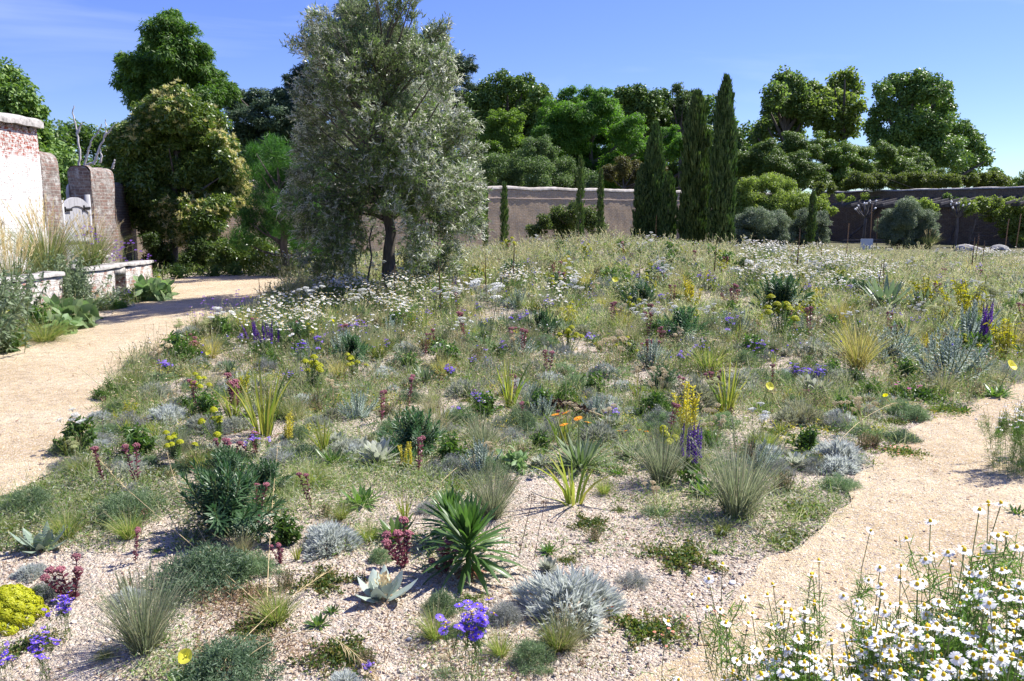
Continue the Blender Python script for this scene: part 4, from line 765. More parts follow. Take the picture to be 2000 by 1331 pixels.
# ---- rosettes
def rosette(mat, n=40, Ln=.16, wd=.03, t0=.15, t1=1.35, prof=LANCE, bend=.3, fold=.15, h0=0., rust=0, stem=0., wav=.0):
    def b(g):
        ph = golden(n); t = np.linspace(0, 1, n); th = t0 + (t1 - t0) * t ** .9 + g.normal(size=n) * .08
        D = np.stack([np.cos(ph) * np.sin(th), np.sin(ph) * np.sin(th), np.cos(th)], 1); O = np.stack([np.cos(ph), np.sin(ph), 0 * ph], 1); S = np.stack([-np.sin(ph), np.cos(ph), 0 * ph], 1); S = unit(S + wav * g.normal(size=(n, 3)))
        P = O * .012 + np.stack([0 * t, 0 * t, h0 + stem * (1 - t)], 1); Lf = Ln * np.interp(t, [0, .3, .8, 1], [.5, .95, 1.05, .95]) * g.uniform(.85, 1.1, n)
        k = n - rust
        ps = [('foliage', mk('foliage', lambda m: (leaves(m, P[:k], D[:k], S[:k], Lf[:k], wd * g.uniform(.85, 1.15, k), prof, bend * t[:k], fold=fold), stem and tubes(m, np.array([[(0, 0, -.02), (0, 0, stem)]]), .012, 6)), mat), None, ())]
        if rust: ps.append(('withered_leaf', mk('withered_leaf', lambda m: leaves(m, P[k:] * [1, 1, .6], unit(D[k:] - [0, 0, .35]), S[k:], Lf[k:], wd * .8, prof, .35, fold=.25), RUST), None, ()))
        return ps
    return b
def agave(mat, n=16, Ln=.17, wd=.055, flower=False):
    def b(g):
        ps = rosette(mat, n, Ln, wd, .25, 1.25, [(0, .75), (.2, .8), (.5, 1), (.75, .75), (.92, .3), (1, .03)], -.12, .22)(g)
        if flower:
            def f(m):
                P = np.c_[g.normal(size=(60, 2)) * .016, g.uniform(.05, .085, 60)]; D = unit(rdir(60, g) * .5 + [0, 0, 1]); leaves(m, P, D, perp(D, g), .022, .009, OVAL)
            ps.append(('flower_head', mk('flower_head', f, CREAM), None, ()))
        return ps
    return b
# ---- stems with heads
def daisy_head(R_, npet, pm, dome=.45, cr=.3, g=rng, pw=1., droop=.12, cm=None):
    def f(m):
        a = np.arange(npet) * 2 * pi / npet + g.normal(size=npet) * .06; D = np.stack([np.cos(a), np.sin(a), np.full(npet, .08) + g.normal(size=npet) * .06], 1); S = np.stack([-np.sin(a), np.cos(a), 0 * a], 1)
        leaves(m, D * [cr * R_ * .8, cr * R_ * .8, 0], D, S, R_ * (1 - cr * .8), R_ * 2 * pi / npet * .72 * pw, PETAL, droop)
    def c(m): inst(m, ICO1[0], ICO1[1], np.array([[0, 0, .0]]), np.array([[cr * R_, cr * R_, cr * R_ * dome * 2]]))
    return mk('petals', f, pm), mk('centre', c, cm or YEL)
def heads_on(c, g, tilt=.25):
    out = []
    for p, q in zip(c[:, -1], c[:, -2]):
        d = unit(p - q) * .5 + np.array([.12, -.1, .6]) + g.normal(size=3) * tilt; out.append(Matrix.Translation(Vector(p)) @ Vector(d).to_track_quat('Z', 'Y').to_matrix().to_4x4() @ Matrix.Rotation(g.uniform(0, 6), 4, 'Z'))
    return out
def daisyclump(pm, nst=30, h=.5, spread=.45, R_=.018, npet=14, leafmat=FEATHG, nleaf=2200, fine=True, sep=True, base=.12, dome=.8, branch=0, pw=1., cm=None, cr=.3, lw=.0022, ll=.035, droop=.12):
    def b(g):
        D = cone(nst, spread, g); P0 = np.c_[g.normal(size=(nst, 2)) * base, np.zeros(nst)]; c = curve(P0, D, h * g.uniform(.82 if h > .6 else .7, 1.04, nst), -.12, 7, wob=.012, g=g)
        if branch:
            k = np.repeat(np.arange(nst), branch); P1 = c[k, 4]; D1 = unit(unit(c[k, 5] - c[k, 4]) + rdir(len(k), g) * .6 + [0, 0, .3]); c2 = curve(P1, D1, h * g.uniform(.15, .33, len(k)), -.1, 7, g=g); allc = np.concatenate([c, c2])
        else: allc = c
        def f(m):
            tubes(m, allc, .0014, 3, 1); k = g.integers(0, len(allc), nleaf); t = g.uniform(0, .85, nleaf) * 6; i0 = t.astype(int); P = allc[k, i0] + (allc[k, np.minimum(i0 + 1, 6)] - allc[k, i0]) * (t - i0)[:, None]
            D = unit(rdir(nleaf, g) + [0, 0, .5]); leaves(m, P + rdir(nleaf, g) * (.022 if h > .6 else .008), D, perp(D, g), ll * g.uniform(.5, 1.2, nleaf), lw, BLADE if fine else LANCE, .15)
        ps = [('foliage', mk('foliage', f, [leafmat, STEMG]), None, ())]; M = heads_on(allc, g)
        if sep == 2:
            def one(m):
                a = np.arange(npet) * 2 * pi / npet; D = np.stack([np.cos(a), np.sin(a), np.full(npet, .1)], 1); leaves(m, D * 0, D, np.stack([-np.sin(a), np.cos(a), 0 * a], 1), R_, R_ * 4.6 / npet, [(0, .6), (1, .8)], .1); inst(m, ICO1[0], ICO1[1], np.array([[0, 0, .001]]), R_ * .3, m=1)
            ps.append(('flower_head', mk('flower_head', one, [pm, cm or YEL]), M, ()))
        elif sep:
            p, ce = daisy_head(R_, npet, pm, dome, cr, g, pw, droop, cm); ps.append(('flower_head', p, M, (('centre', ce),)))
        else:
            def fl(m):
                k = np.repeat(np.arange(len(M)), npet); A = np.array([np.array(x.to_3x3()) for x in M])[k]; a = np.tile(np.arange(npet) * 2 * pi / npet, len(M))[:, None]; D = A[:, :, 0] * np.cos(a) + A[:, :, 1] * np.sin(a); S = np.cross(D, A[:, :, 2])
                leaves(m, allc[k, -1], D, S, R_, R_ * 2.2 * pi / npet, [(0, .6), (1, .8)], .1); inst(m, ICO1[0], ICO1[1], allc[:, -1] + [0, 0, .001], R_ * .3, m=1)
            ps.append(('bloom', mk('bloom', fl, [pm, cm or YEL]), None, ()))
        return ps
    return b
def sedum(ns=5, h=.28, spread=.35):
    def b(g):
        D = cone(ns, spread, g, .08); c = curve(D * [.03, .03, 0], D, h * g.uniform(.75, 1.05, ns), -.1, 7, wob=.01, g=g); ps = []
        def f(m):
            tubes(m, c, .0035, 5); nl = 26; t = np.tile(np.linspace(.12, .93, nl), ns) * 6; k = np.repeat(np.arange(ns), nl); i0 = t.astype(int); P = c[k, i0] + (c[k, i0 + 1] - c[k, i0]) * (t - i0)[:, None]; an = np.tile(golden(nl), ns)
            O = np.stack([np.cos(an), np.sin(an), .55 + 0 * an], 1); leaves(m, P, unit(O), perp(O, g), .042 * g.uniform(.6, 1.15, len(k)), .021, OVAL, .1, fold=.12)
        ps.append(('foliage', mk('foliage', f, SEDL), None, ()))
        def hd(m):
            n = 70; u = g.uniform(0, 1, n) ** .5; ph = golden(n); P = np.stack([.034 * u * np.cos(ph), .034 * u * np.sin(ph), .02 * (1 - u ** 2) + .004 * g.normal(size=n)], 1); inst(m, ICO1[0], ICO1[1], P, .0058 * g.uniform(.7, 1.3, n)); s = np.stack([np.tile([0, 0, -.03], (14, 1)), P[:70:5]], 1); tubes(m, s, .0016, 3)
        ps.append(('flower_head', mk('flower_head', hd, SEDF), heads_on(c, g, .15), ()))
        return ps
    return b
def umbel(mat, ns=7, h=.5, R_=.045, spread=.25, leafmat=FEATH, flat=.25, n=120, stem=None):
    def b(g):
        D = cone(ns, spread, g, .03); c = curve(D * [.04, .04, 0], D, h * g.uniform(.7, 1.05, ns), -.06, 7, wob=.008, g=g)
        def f(m):
            tubes(m, c, .0018, 4, 1); nl = 700; an = g.uniform(0, 6.28, nl); r = g.uniform(0, .14, nl); P = np.stack([np.cos(an) * r, np.sin(an) * r, g.uniform(0, .35, nl) ** 2 * h * 1.6], 1); Dl = unit(np.stack([np.cos(an), np.sin(an), .9 + 0 * an], 1) + rdir(nl, g) * .6); leaves(m, P, Dl, perp(Dl, g), .045, .004, BLADE, .2)
        def hd(m):
            u = g.uniform(0, 1, n) ** .5; ph = golden(n); P = np.stack([R_ * u * np.cos(ph), R_ * u * np.sin(ph), R_ * flat * (1 - u ** 2) + .0015 * g.normal(size=n)], 1)
            inst(m, ICO1[0], ICO1[1], P, R_ * .085 * g.uniform(.7, 1.4, n)[:, None] * np.array([1, 1, .7])); s = np.stack([np.tile([0, 0, -R_ * .8], (len(P[::5]), 1)), P[::5]], 1); tubes(m, s, .0009, 3)
        return [('foliage', mk('foliage', f, [leafmat, stem or STEMG]), None, ()), ('flower_head', mk('flower_head', hd, mat), heads_on(c, g, .12), ())]
    return b
def spikes(mat, ns=9, h=.4, spread=.22, leafmat=GREENL, part=.5, fw=.011, basal=120, bl=.08, bw=.018, dens=70):
    def b(g):
        D = cone(ns, spread, g); c = curve(np.c_[g.normal(size=(ns, 2)) * .04, np.zeros(ns)], D, h * g.uniform(.7, 1.08, ns), -.04, 7, wob=.006, g=g)
        def f(m):
            tubes(m, c, .0022, 4, 1); Dl = unit(cone(basal, .8, g) + rdir(basal, g) * .3); leaves(m, np.c_[g.normal(size=(basal, 2)) * .05, g.uniform(0, .12, basal)], Dl, perp(Dl, g), bl * g.uniform(.5, 1.1, basal), bw, LANCE, .2, fold=.1)
        def sp(q):
            def s(m):
                t = np.linspace(1 - part, 1, dens) * 6; i0 = np.minimum(t.astype(int), 5); P = c[q, i0] + (c[q, i0 + 1] - c[q, i0]) * (t - i0)[:, None]; an = golden(dens); O = unit(np.stack([np.cos(an), np.sin(an), .7 + 0 * an], 1)); w_ = np.interp(np.arange(dens) / dens, [0, .7, 1], [1, .8, .3])
                leaves(m, P, O, perp(O, g), fw * 1.5 * w_, fw * w_, OVAL, .1)
            return s
        return [('foliage', mk('foliage', f, [leafmat, STEMG]), None, ())] + [('flower_spike', mk('flower_spike', sp(q), mat), None, ()) for q in range(ns)]
    return b
def phlomis(g):
    ns = 9; D = cone(ns, .3, g); c = curve(np.c_[g.normal(size=(ns, 2)) * .03, np.zeros(ns)], D, .36 * g.uniform(.6, 1.05, ns), -.1, 7, wob=.01, g=g)
    def f(m):
        tubes(m, c, .004, 4); nl = 44; k = np.repeat(np.arange(ns), nl); t = np.tile(np.linspace(.05, 1, nl), ns) * 5.99; i0 = t.astype(int); P = c[k, i0] + (c[k, i0 + 1] - c[k, i0]) * (t - i0)[:, None]; an = np.tile(golden(nl), ns); O = unit(np.stack([np.cos(an), np.sin(an), .9 + 0 * an], 1) + rdir(len(k), g) * .3); leaves(m, P, O, perp(O, g), .034, .013, OVAL, .15, fold=.1)
    return [('foliage', mk('foliage', f, PHLO), None, ())]
def matplant(R_=.2, n=1500, mat=MATL, ll=.016, lw=.010, h=.035, fl=0):
    def b(g):
        def f(m):
            nt = 26; an = g.uniform(0, 6.28, nt); D = np.stack([np.cos(an), np.sin(an), .12 + 0 * an], 1); c = curve(np.zeros((nt, 3)), D, R_ * g.uniform(.4, 1.15, nt), .1, 7, wob=.07, g=g); c[..., 2] = np.abs(c[..., 2]) * .7 + .006; tubes(m, c, .0014, 3, 1)
            k = g.integers(0, nt, n); t = g.uniform(.1, 1, n) * 5.99; i0 = t.astype(int); P = c[k, i0] + (c[k, i0 + 1] - c[k, i0]) * (t - i0)[:, None] + g.normal(size=(n, 3)) * [R_ * .06, R_ * .06, h * .35]; P[:, 2] = np.abs(P[:, 2]) + .003; Dl = unit(rdir(n, g) + [0, 0, .45]); leaves(m, P, Dl, perp(Dl, g), ll * g.uniform(.6, 1.3, n), lw, OVAL, .1)
        ps = [('foliage', mk('foliage', f, [mat, DRYL]), None, ())]
        if fl: p, ce = daisy_head(.008, 6, leaf('salmon_petal', [(.7, .22, .14), (.75, .3, .2)], .2), .4, .2, g); ps.append(('flower_head', p, [Matrix.Translation((*(g.normal(size=2) * R_ * .5), h * 1.1)) for _ in range(fl)], ()))
        return ps
    return b
def mound(mat, R_=.17, h=.16, n=5200, ll=.028, lw=.003, prof=BLADE):
    def b(g):
        def f(m):
            nb = 60; u = g.uniform(0, 1, nb) ** .5; ph = golden(nb); q_ = g.uniform(.6, 1.3, nb); Cn = np.stack([R_ * u * q_ * np.cos(ph), R_ * u * q_ * np.sin(ph), h * (.9 - .75 * u ** 1.5) * g.uniform(.3, 1.25, nb)], 1); k = g.integers(0, nb, n); P = Cn[k] + rdir(n, g) * (g.uniform(0, 1, n) ** .6 * R_ * .27)[:, None]; P[:, 2] = np.abs(P[:, 2]); D = unit(rdir(n, g) + unit(P) * .7 + [0, 0, .4]); leaves(m, P, D, perp(D, g), ll * g.uniform(.5, 1.2, n), lw, prof, .15)
            tubes(m, np.stack([Cn * [.1, .1, 0], Cn * .7, Cn], 1), .0018, 3, 1)
        return [('foliage', mk('foliage', f, [mat, STEMG]), None, ())]
    return b
def straps(mat, n=34, h=.34, wd=.0095, spread=.22, bend=.2):
    return grass(mat, n, h, spread, wd, bend, .03)
def primrose(g):
    ps = rosette(GREENL, 26, .11, .022, .5, 1.4, LANCE, .2, .12)(g); c = curve(np.zeros((1, 3)), unit(np.array([[.3, -.1, .8]])), .17, -.1, 6)
    def fl(m):
        a = np.arange(4) * pi / 2 + .3; D = unit(np.stack([np.cos(a), np.sin(a), .75 + 0 * a], 1)); S = np.stack([-np.sin(a), np.cos(a), 0 * a], 1); leaves(m, D * .003, D, S, .036, .046, [(0, .15), (.35, .75), (.7, 1), (.92, .85), (1, .35)], .25, fold=-.08); inst(m, ICO1[0], ICO1[1], np.array([[0, 0, .012]]), .004)
    ps.append(('flower_stem', mk('flower_stem', lambda m: tubes(m, c, .002, 4), STEMG), None, ()))
    ps.append(('flower_head', mk('flower_head', fl, PRIM), [Matrix.Translation(Vector(c[0, -1])) @ Vector((.1, -.75, .6)).to_track_quat('Z', 'Y').to_matrix().to_4x4()], ())); return ps
def primbloom(g): return primrose(g)
def gazania(g):
    ps = rosette(leaf('gazania_leaf', [(.09, .14, .05), (.13, .18, .07), (.22, .26, .16)], .25), 70, .12, .010, .3, 1.3, LANCE, .3, .1)(g); ns = 5; D = cone(ns, .7, g, .2); c = curve(D * [.05, .05, 0], D, .13, -.15, 6, g=g); p, ce = daisy_head(.012, 14, ORNG, .3, .25, g)
    ps += [('flower_stem', mk('flower_stem', lambda m: tubes(m, c, .0016, 4), STEMG), None, ()), ('flower_head', p, heads_on(c, g, .2), (('centre', ce),))]; return ps
def verbena(g, ns=16, h=1.0):
    D = cone(ns, .17, g); c = curve(np.c_[g.normal(size=(ns, 2)) * .12, np.zeros(ns)], D, h * g.uniform(.6, 1.1, ns), -.02, 7, wob=.012, g=g)
    def f(m): tubes(m, c, .0024, 4, 1); n = 260; k = g.integers(0, ns, n); i0 = g.integers(0, 4, n); D = unit(rdir(n, g)); leaves(m, c[k, i0], D, perp(D, g), .05, .012)
    def hd(m): P = rdir(34, g) * .022 * [1, 1, .5]; D = unit(P + [0, 0, .015]); leaves(m, P, D, perp(D, g), .012, .012, OVAL)
    return [('foliage', mk('foliage', f, [FEATHG, STEMG]), None, ()), ('flower_head', mk('flower_head', hd, VERB), heads_on(c, g, .1), ())]
def seedstalk(g):
    c = curve(np.zeros((1, 3)), unit(np.array([[.22, .05, 1.]])), .42, -.05, 8, wob=.004, g=g)
    def hd(m): n = 60; P = c[0, -1] + rdir(n, g) * .018; D = unit(P - c[0, -1] + [0, 0, .01]); leaves(m, P, D, perp(D, g), .012, .006, OVAL)
    return [('stalk', mk('stalk', lambda m: tubes(m, c, .0022, 5), DARKST), None, ()), ('seed_head', mk('seed_head', hd, BROWN), None, ())]
def tallspike(g):
    c = curve(np.zeros((1, 3)), unit(np.array([[.05, .02, 1.]])), 1.3, 0, 8, wob=.006, g=g)
    def hd(m): n = 500; t = g.uniform(.35, 1, n); P = c[0, 0] + (c[0, -1] - c[0, 0]) * t[:, None]; D = unit(rdir(n, g) + [0, 0, .3]); leaves(m, P, D, perp(D, g), .035 * (1.2 - t), .02 * (1.2 - t), OVAL)
    return [('stalk', mk('stalk', lambda m: tubes(m, c, .007, 5), BROWN), None, ()), ('seed_head', mk('seed_head', hd, BROWN), None, ())]
def leafy(mat, n=900, h=.3, R_=.16, ll=.07, lw=.02, ns=26):
    def b(g):
        D = cone(ns, .5, g); c = curve(np.c_[g.normal(size=(ns, 2)) * R_ * .3, np.zeros(ns)], D, h * g.uniform(.6, 1.05, ns), -.05, 7, wob=.015, g=g)
        def f(m): tubes(m, c, .0022, 4, 1); k = g.integers(0, ns, n); t = g.uniform(.1, 1, n) * 5.99; i0 = t.astype(int); P = c[k, i0] + (c[k, i0 + 1] - c[k, i0]) * (t - i0)[:, None]; D = unit(rdir(n, g) + [0, 0, .25]); leaves(m, P, D, perp(D, g), ll * g.uniform(.5, 1.15, n), lw, LANCE, .2, fold=.1)
        return [('foliage', mk('foliage', f, [mat, STEMG]), None, ())]
    return b
def dryclump(g):
    ps = leafy(DRYL, 500, .22, .12, .03, .006, 60)(g); return ps
KINDS = dict(
    grey_grass=grass(GRASSG, 620, .46, .30, .0032, .26, .06, 14, GRASSG), straw_grass=grass(GRASSS, 380, .5, .36, .0034, .3, .05, 20, GRASSD), dry_grass=grass(GRASSD, 420, .42, .42, .0026, .34, .06, 26, GRASSD), green_grass=grass(GRASSN, 360, .34, .42, .0036, .35, .06, 10, GRASSD),
    lax_grass=grass(GRASSN, 620, .42, .62, .003, .75, .09, 12, GRASSD), fountain_grass=grass(leaf('fountain_blade', [(.09, .13, .045), (.15, .19, .07), (.22, .25, .10), (.4, .36, .18)], .35), 520, .8, .32, .006, .35, .12, 46, leaf('feather_plume', [(.46, .38, .20), (.58, .49, .29), (.66, .58, .38)], .35)),
    silver_bush=cushion(SILVER, .2, .2, 620, .066, .0066), grey_bush=cushion(SILVG, .16, .16, 420, .05, .005), pale_bush=cushion(leaf('sage_felt', [(.24, .26, .15), (.34, .35, .23), (.42, .42, .31)], .2), .24, .17, 240, .06, .008, .9, LANCE),
    spurge=spurge(SPURGE, 58, .34, .72, 60, .075, .0105, .3), spurge_bloom=spurge(GREENL, 12, .36, .4, 44, .05, .009, .25, 9), blue_spurge=spurge(BLUESP, 30, .27, .95, 70, .042, .011, .1, 0, .45, -.45), lime_dome=limedome,
    lance_rosette=rosette(ECHIUM, 120, .2, .021, .06, 1.8, LANCE, .6, .13, .03, 20, .15, .2), small_rosette=rosette(GREENL, 30, .13, .026, .3, 1.45, LANCE, .25, .12, 0, 0, 0, .15), grey_rosette=rosette(SILVG, 34, .15, .04, .2, 1.3, OVAL, .2, .12, 0, 0, .05, .1), broad_rosette=rosette(STRAPD, 28, .3, .038, .12, .95, LANCE, .2, .15),
    agave=agave(AGAVE), pale_agave=agave(AGAVEP, 11, .135, .06, True), sedum=sedum(), tall_sedum=sedum(2, .42, .12), salvia=spikes(SALV, 10, .36, .16), yellow_stalk=phlomis,
    aster=daisyclump(PURP, 11, .34, .2, .021, 16, FEATHG, 420, False, True, .03, .5, 3, .8, None, .25, .004, .03), aster_patch=daisyclump(PURP, 7, .32, .3, .016, 10, FEATHG, 300, False, False, .05, .5, 3, lw=.004),
    daisy=daisyclump(WHITE, 56, .62, .27, .015, 15, FEATHG, 9000, True, True, .13, .95, 1, 1.0, None, .33, .0026, .05, .25), daisy_patch=daisyclump(WHITE, 28, .46, .42, .021, 9, FEATHG, 1200, True, False, .14, .8, 1),
    near_daisy_patch=daisyclump(WHITE, 28, .46, .42, .021, 9, FEATHG, 1200, True, 2, .14, .8, 1), near_aster_patch=daisyclump(PURP, 7, .32, .3, .016, 10, FEATHG, 300, False, 2, .05, .5, 3, lw=.004), white_umbel=umbel(UMBW), yarrow=umbel(CREAM, 6, .3, .032, .3, FEATH, .5, 90, STEMS), yellow_yarrow=umbel(UMBG, 9, .42, .045, .25, YGREEN, .4, 110), lime_bush=leafy(YGREEN, 700, .36, .15, .045, .012, 22),
    mat_plant=matplant(), mat_bloom=matplant(.2, 1500, fl=12), feathery=mound(FEATH), fern_mound=mound(leaf('fern_leaf', [(.05, .09, .045), (.09, .14, .07), (.16, .21, .13)], .3), .2, .15, 7000, .024, .0042), green_mound=mound(GREENL, .2, .24, 2600, .05, .009, LANCE), grey_mound=mound(leaf('ashy_leaf', [(.16, .17, .15), (.24, .25, .23), (.33, .34, .31)], .2), .15, .13, 4200, .022, .0022),
    straps=straps(STRAP), fan=straps(STRAP, 24, .32, .014, .42, .4), primrose=primrose, gazania=gazania, verbena=verbena, seed_stalk=seedstalk, tall_seed_spike=tallspike, leafy=leafy(GREENL), dark_leafy=leafy(leaf('catmint_leaf', [(.08, .12, .06), (.13, .17, .09), (.22, .26, .17)], .3), 3600, .6, .3, .055, .014, 70), broad_leafy=leafy(leaf('broad_pale_leaf', [(.11, .19, .07), (.17, .25, .10), (.24, .31, .15)], .35), 130, .22, .18, .17, .075, 20), dry_clump=dryclump, magenta_mat=None)
def magenta(g):
    ps = matplant(.17, 1500, GREENL, .03, .009, .06)(g); p, ce = daisy_head(.013, 14, MAGE, .3, .25, g); ps.append(('flower_head', p, [Matrix.Translation((*(g.normal(size=2) * .07), .075)) for _ in range(6)], (('centre', ce),))); return ps
KINDS['magenta_mat'] = magenta
NAMES = dict(grey_grass='grass_tuft', straw_grass='grass_tuft', dry_grass='grass_tuft', green_grass='grass_tuft', lax_grass='grass_tuft', fountain_grass='fountain_grass_clump', silver_bush='silver_cushion', grey_bush='silver_cushion', pale_bush='sage_bush', spurge_bloom='lime_spurge', lime_dome='lime_spurge', lance_rosette='lance_leaf_rosette', small_rosette='leaf_rosette', grey_rosette='felted_rosette', broad_rosette='strap_leaf_rosette', pale_agave='agave', tall_sedum='sedum',
    near_aster_patch='aster', near_daisy_patch='daisy_clump', aster_patch='aster', daisy_patch='daisy_clump', daisy='daisy_clump', white_umbel='white_umbel_plant', yellow_yarrow='yarrow', lime_bush='yellow_green_bush', mat_plant='creeping_mat', mat_bloom='creeping_mat', magenta_mat='ice_plant', feathery='feathery_plant', fern_mound='feathery_plant', green_mound='leafy_bush', grey_mound='ashy_bush', straps='iris_clump', fan='iris_clump', primrose='evening_primrose', seed_stalk='dry_seed_stalk', leafy='leafy_plant', dark_leafy='catmint_bush', broad_leafy='broad_leaf_plant', dry_clump='dry_plant', spurge='spurge', salvia='salvia')
CATS = dict(grass_tuft='grass', fountain_grass_clump='grass', silver_cushion='bush', sage_bush='bush', iris_clump='plant', agave='agave', sedum='sedum', aster='aster', daisy_clump='daisies', salvia='salvia', verbena='verbena', spurge='spurge', blue_spurge='spurge', lime_spurge='spurge', yarrow='yarrow')
_cache = {}
def variant(kind, v):
    if (kind, v) not in _cache:
        ps = KINDS[kind](np.random.default_rng(hash_(kind) + v * 17)); lo, hi = np.full(3, 9.), np.full(3, -9.)
        for n, me, Ms, subs in ps:
            V = np.zeros(len(me.vertices) * 3, np.float32); me.vertices.foreach_get('co', V); V = V.reshape(-1, 3)
            for M in (Ms or [Matrix()])[:60]:
                Q = V @ np.array(M.to_3x3()).T + np.array(M.translation); lo = np.minimum(lo, Q.min(0)); hi = np.maximum(hi, Q.max(0))
        _cache[kind, v] = (ps, max(.03, hi[2]), max(.03, (hi[0] - lo[0] + hi[1] - lo[1]) / 2))
    return _cache[kind, v]
def hash_(s): return sum(ord(c) * (i + 7) for i, c in enumerate(s))
MARKS, PLACED, BOXES = [], [], []
def place(kind, p, size=1., label=None, group=None, v=None, rz=None, near=False, by=None):
    """size is a scale, or ('h' / 'w', photo pixels)"""
    if kind in ('daisy_patch', 'aster_patch') and (p[1] < 13.5 or near): kind = 'near_' + kind
    v = random.randrange(3) if v is None else v; ps, H, Wd = variant(kind, v)
    if by: size = (by[1] * mpp(p)) / (H if by[0] == 'h' else Wd)
    name = NAMES.get(kind, kind); rz = random.uniform(0, 6.28) if rz is None else rz
    if len(ps) == 1 and ps[0][2] is None:
        r = obj(name, ps[0][1]); r.location = [float(x) for x in p]; r.rotation_euler = (0, 0, rz); r.scale = (size,) * 3
    else:
        r = empty(name, p, rz, size)
        for n, me, Ms, subs in ps:
            for M in Ms or [None]:
                o = obj(n, me, r, M)
                for sn, sm in subs: obj(sn, sm, o)
    tag(r, label, CATS.get(name, 'plant'), group); PLACED.append((p[0], p[1], Wd * size / 2)); return r, Wd * size / 2, H * size
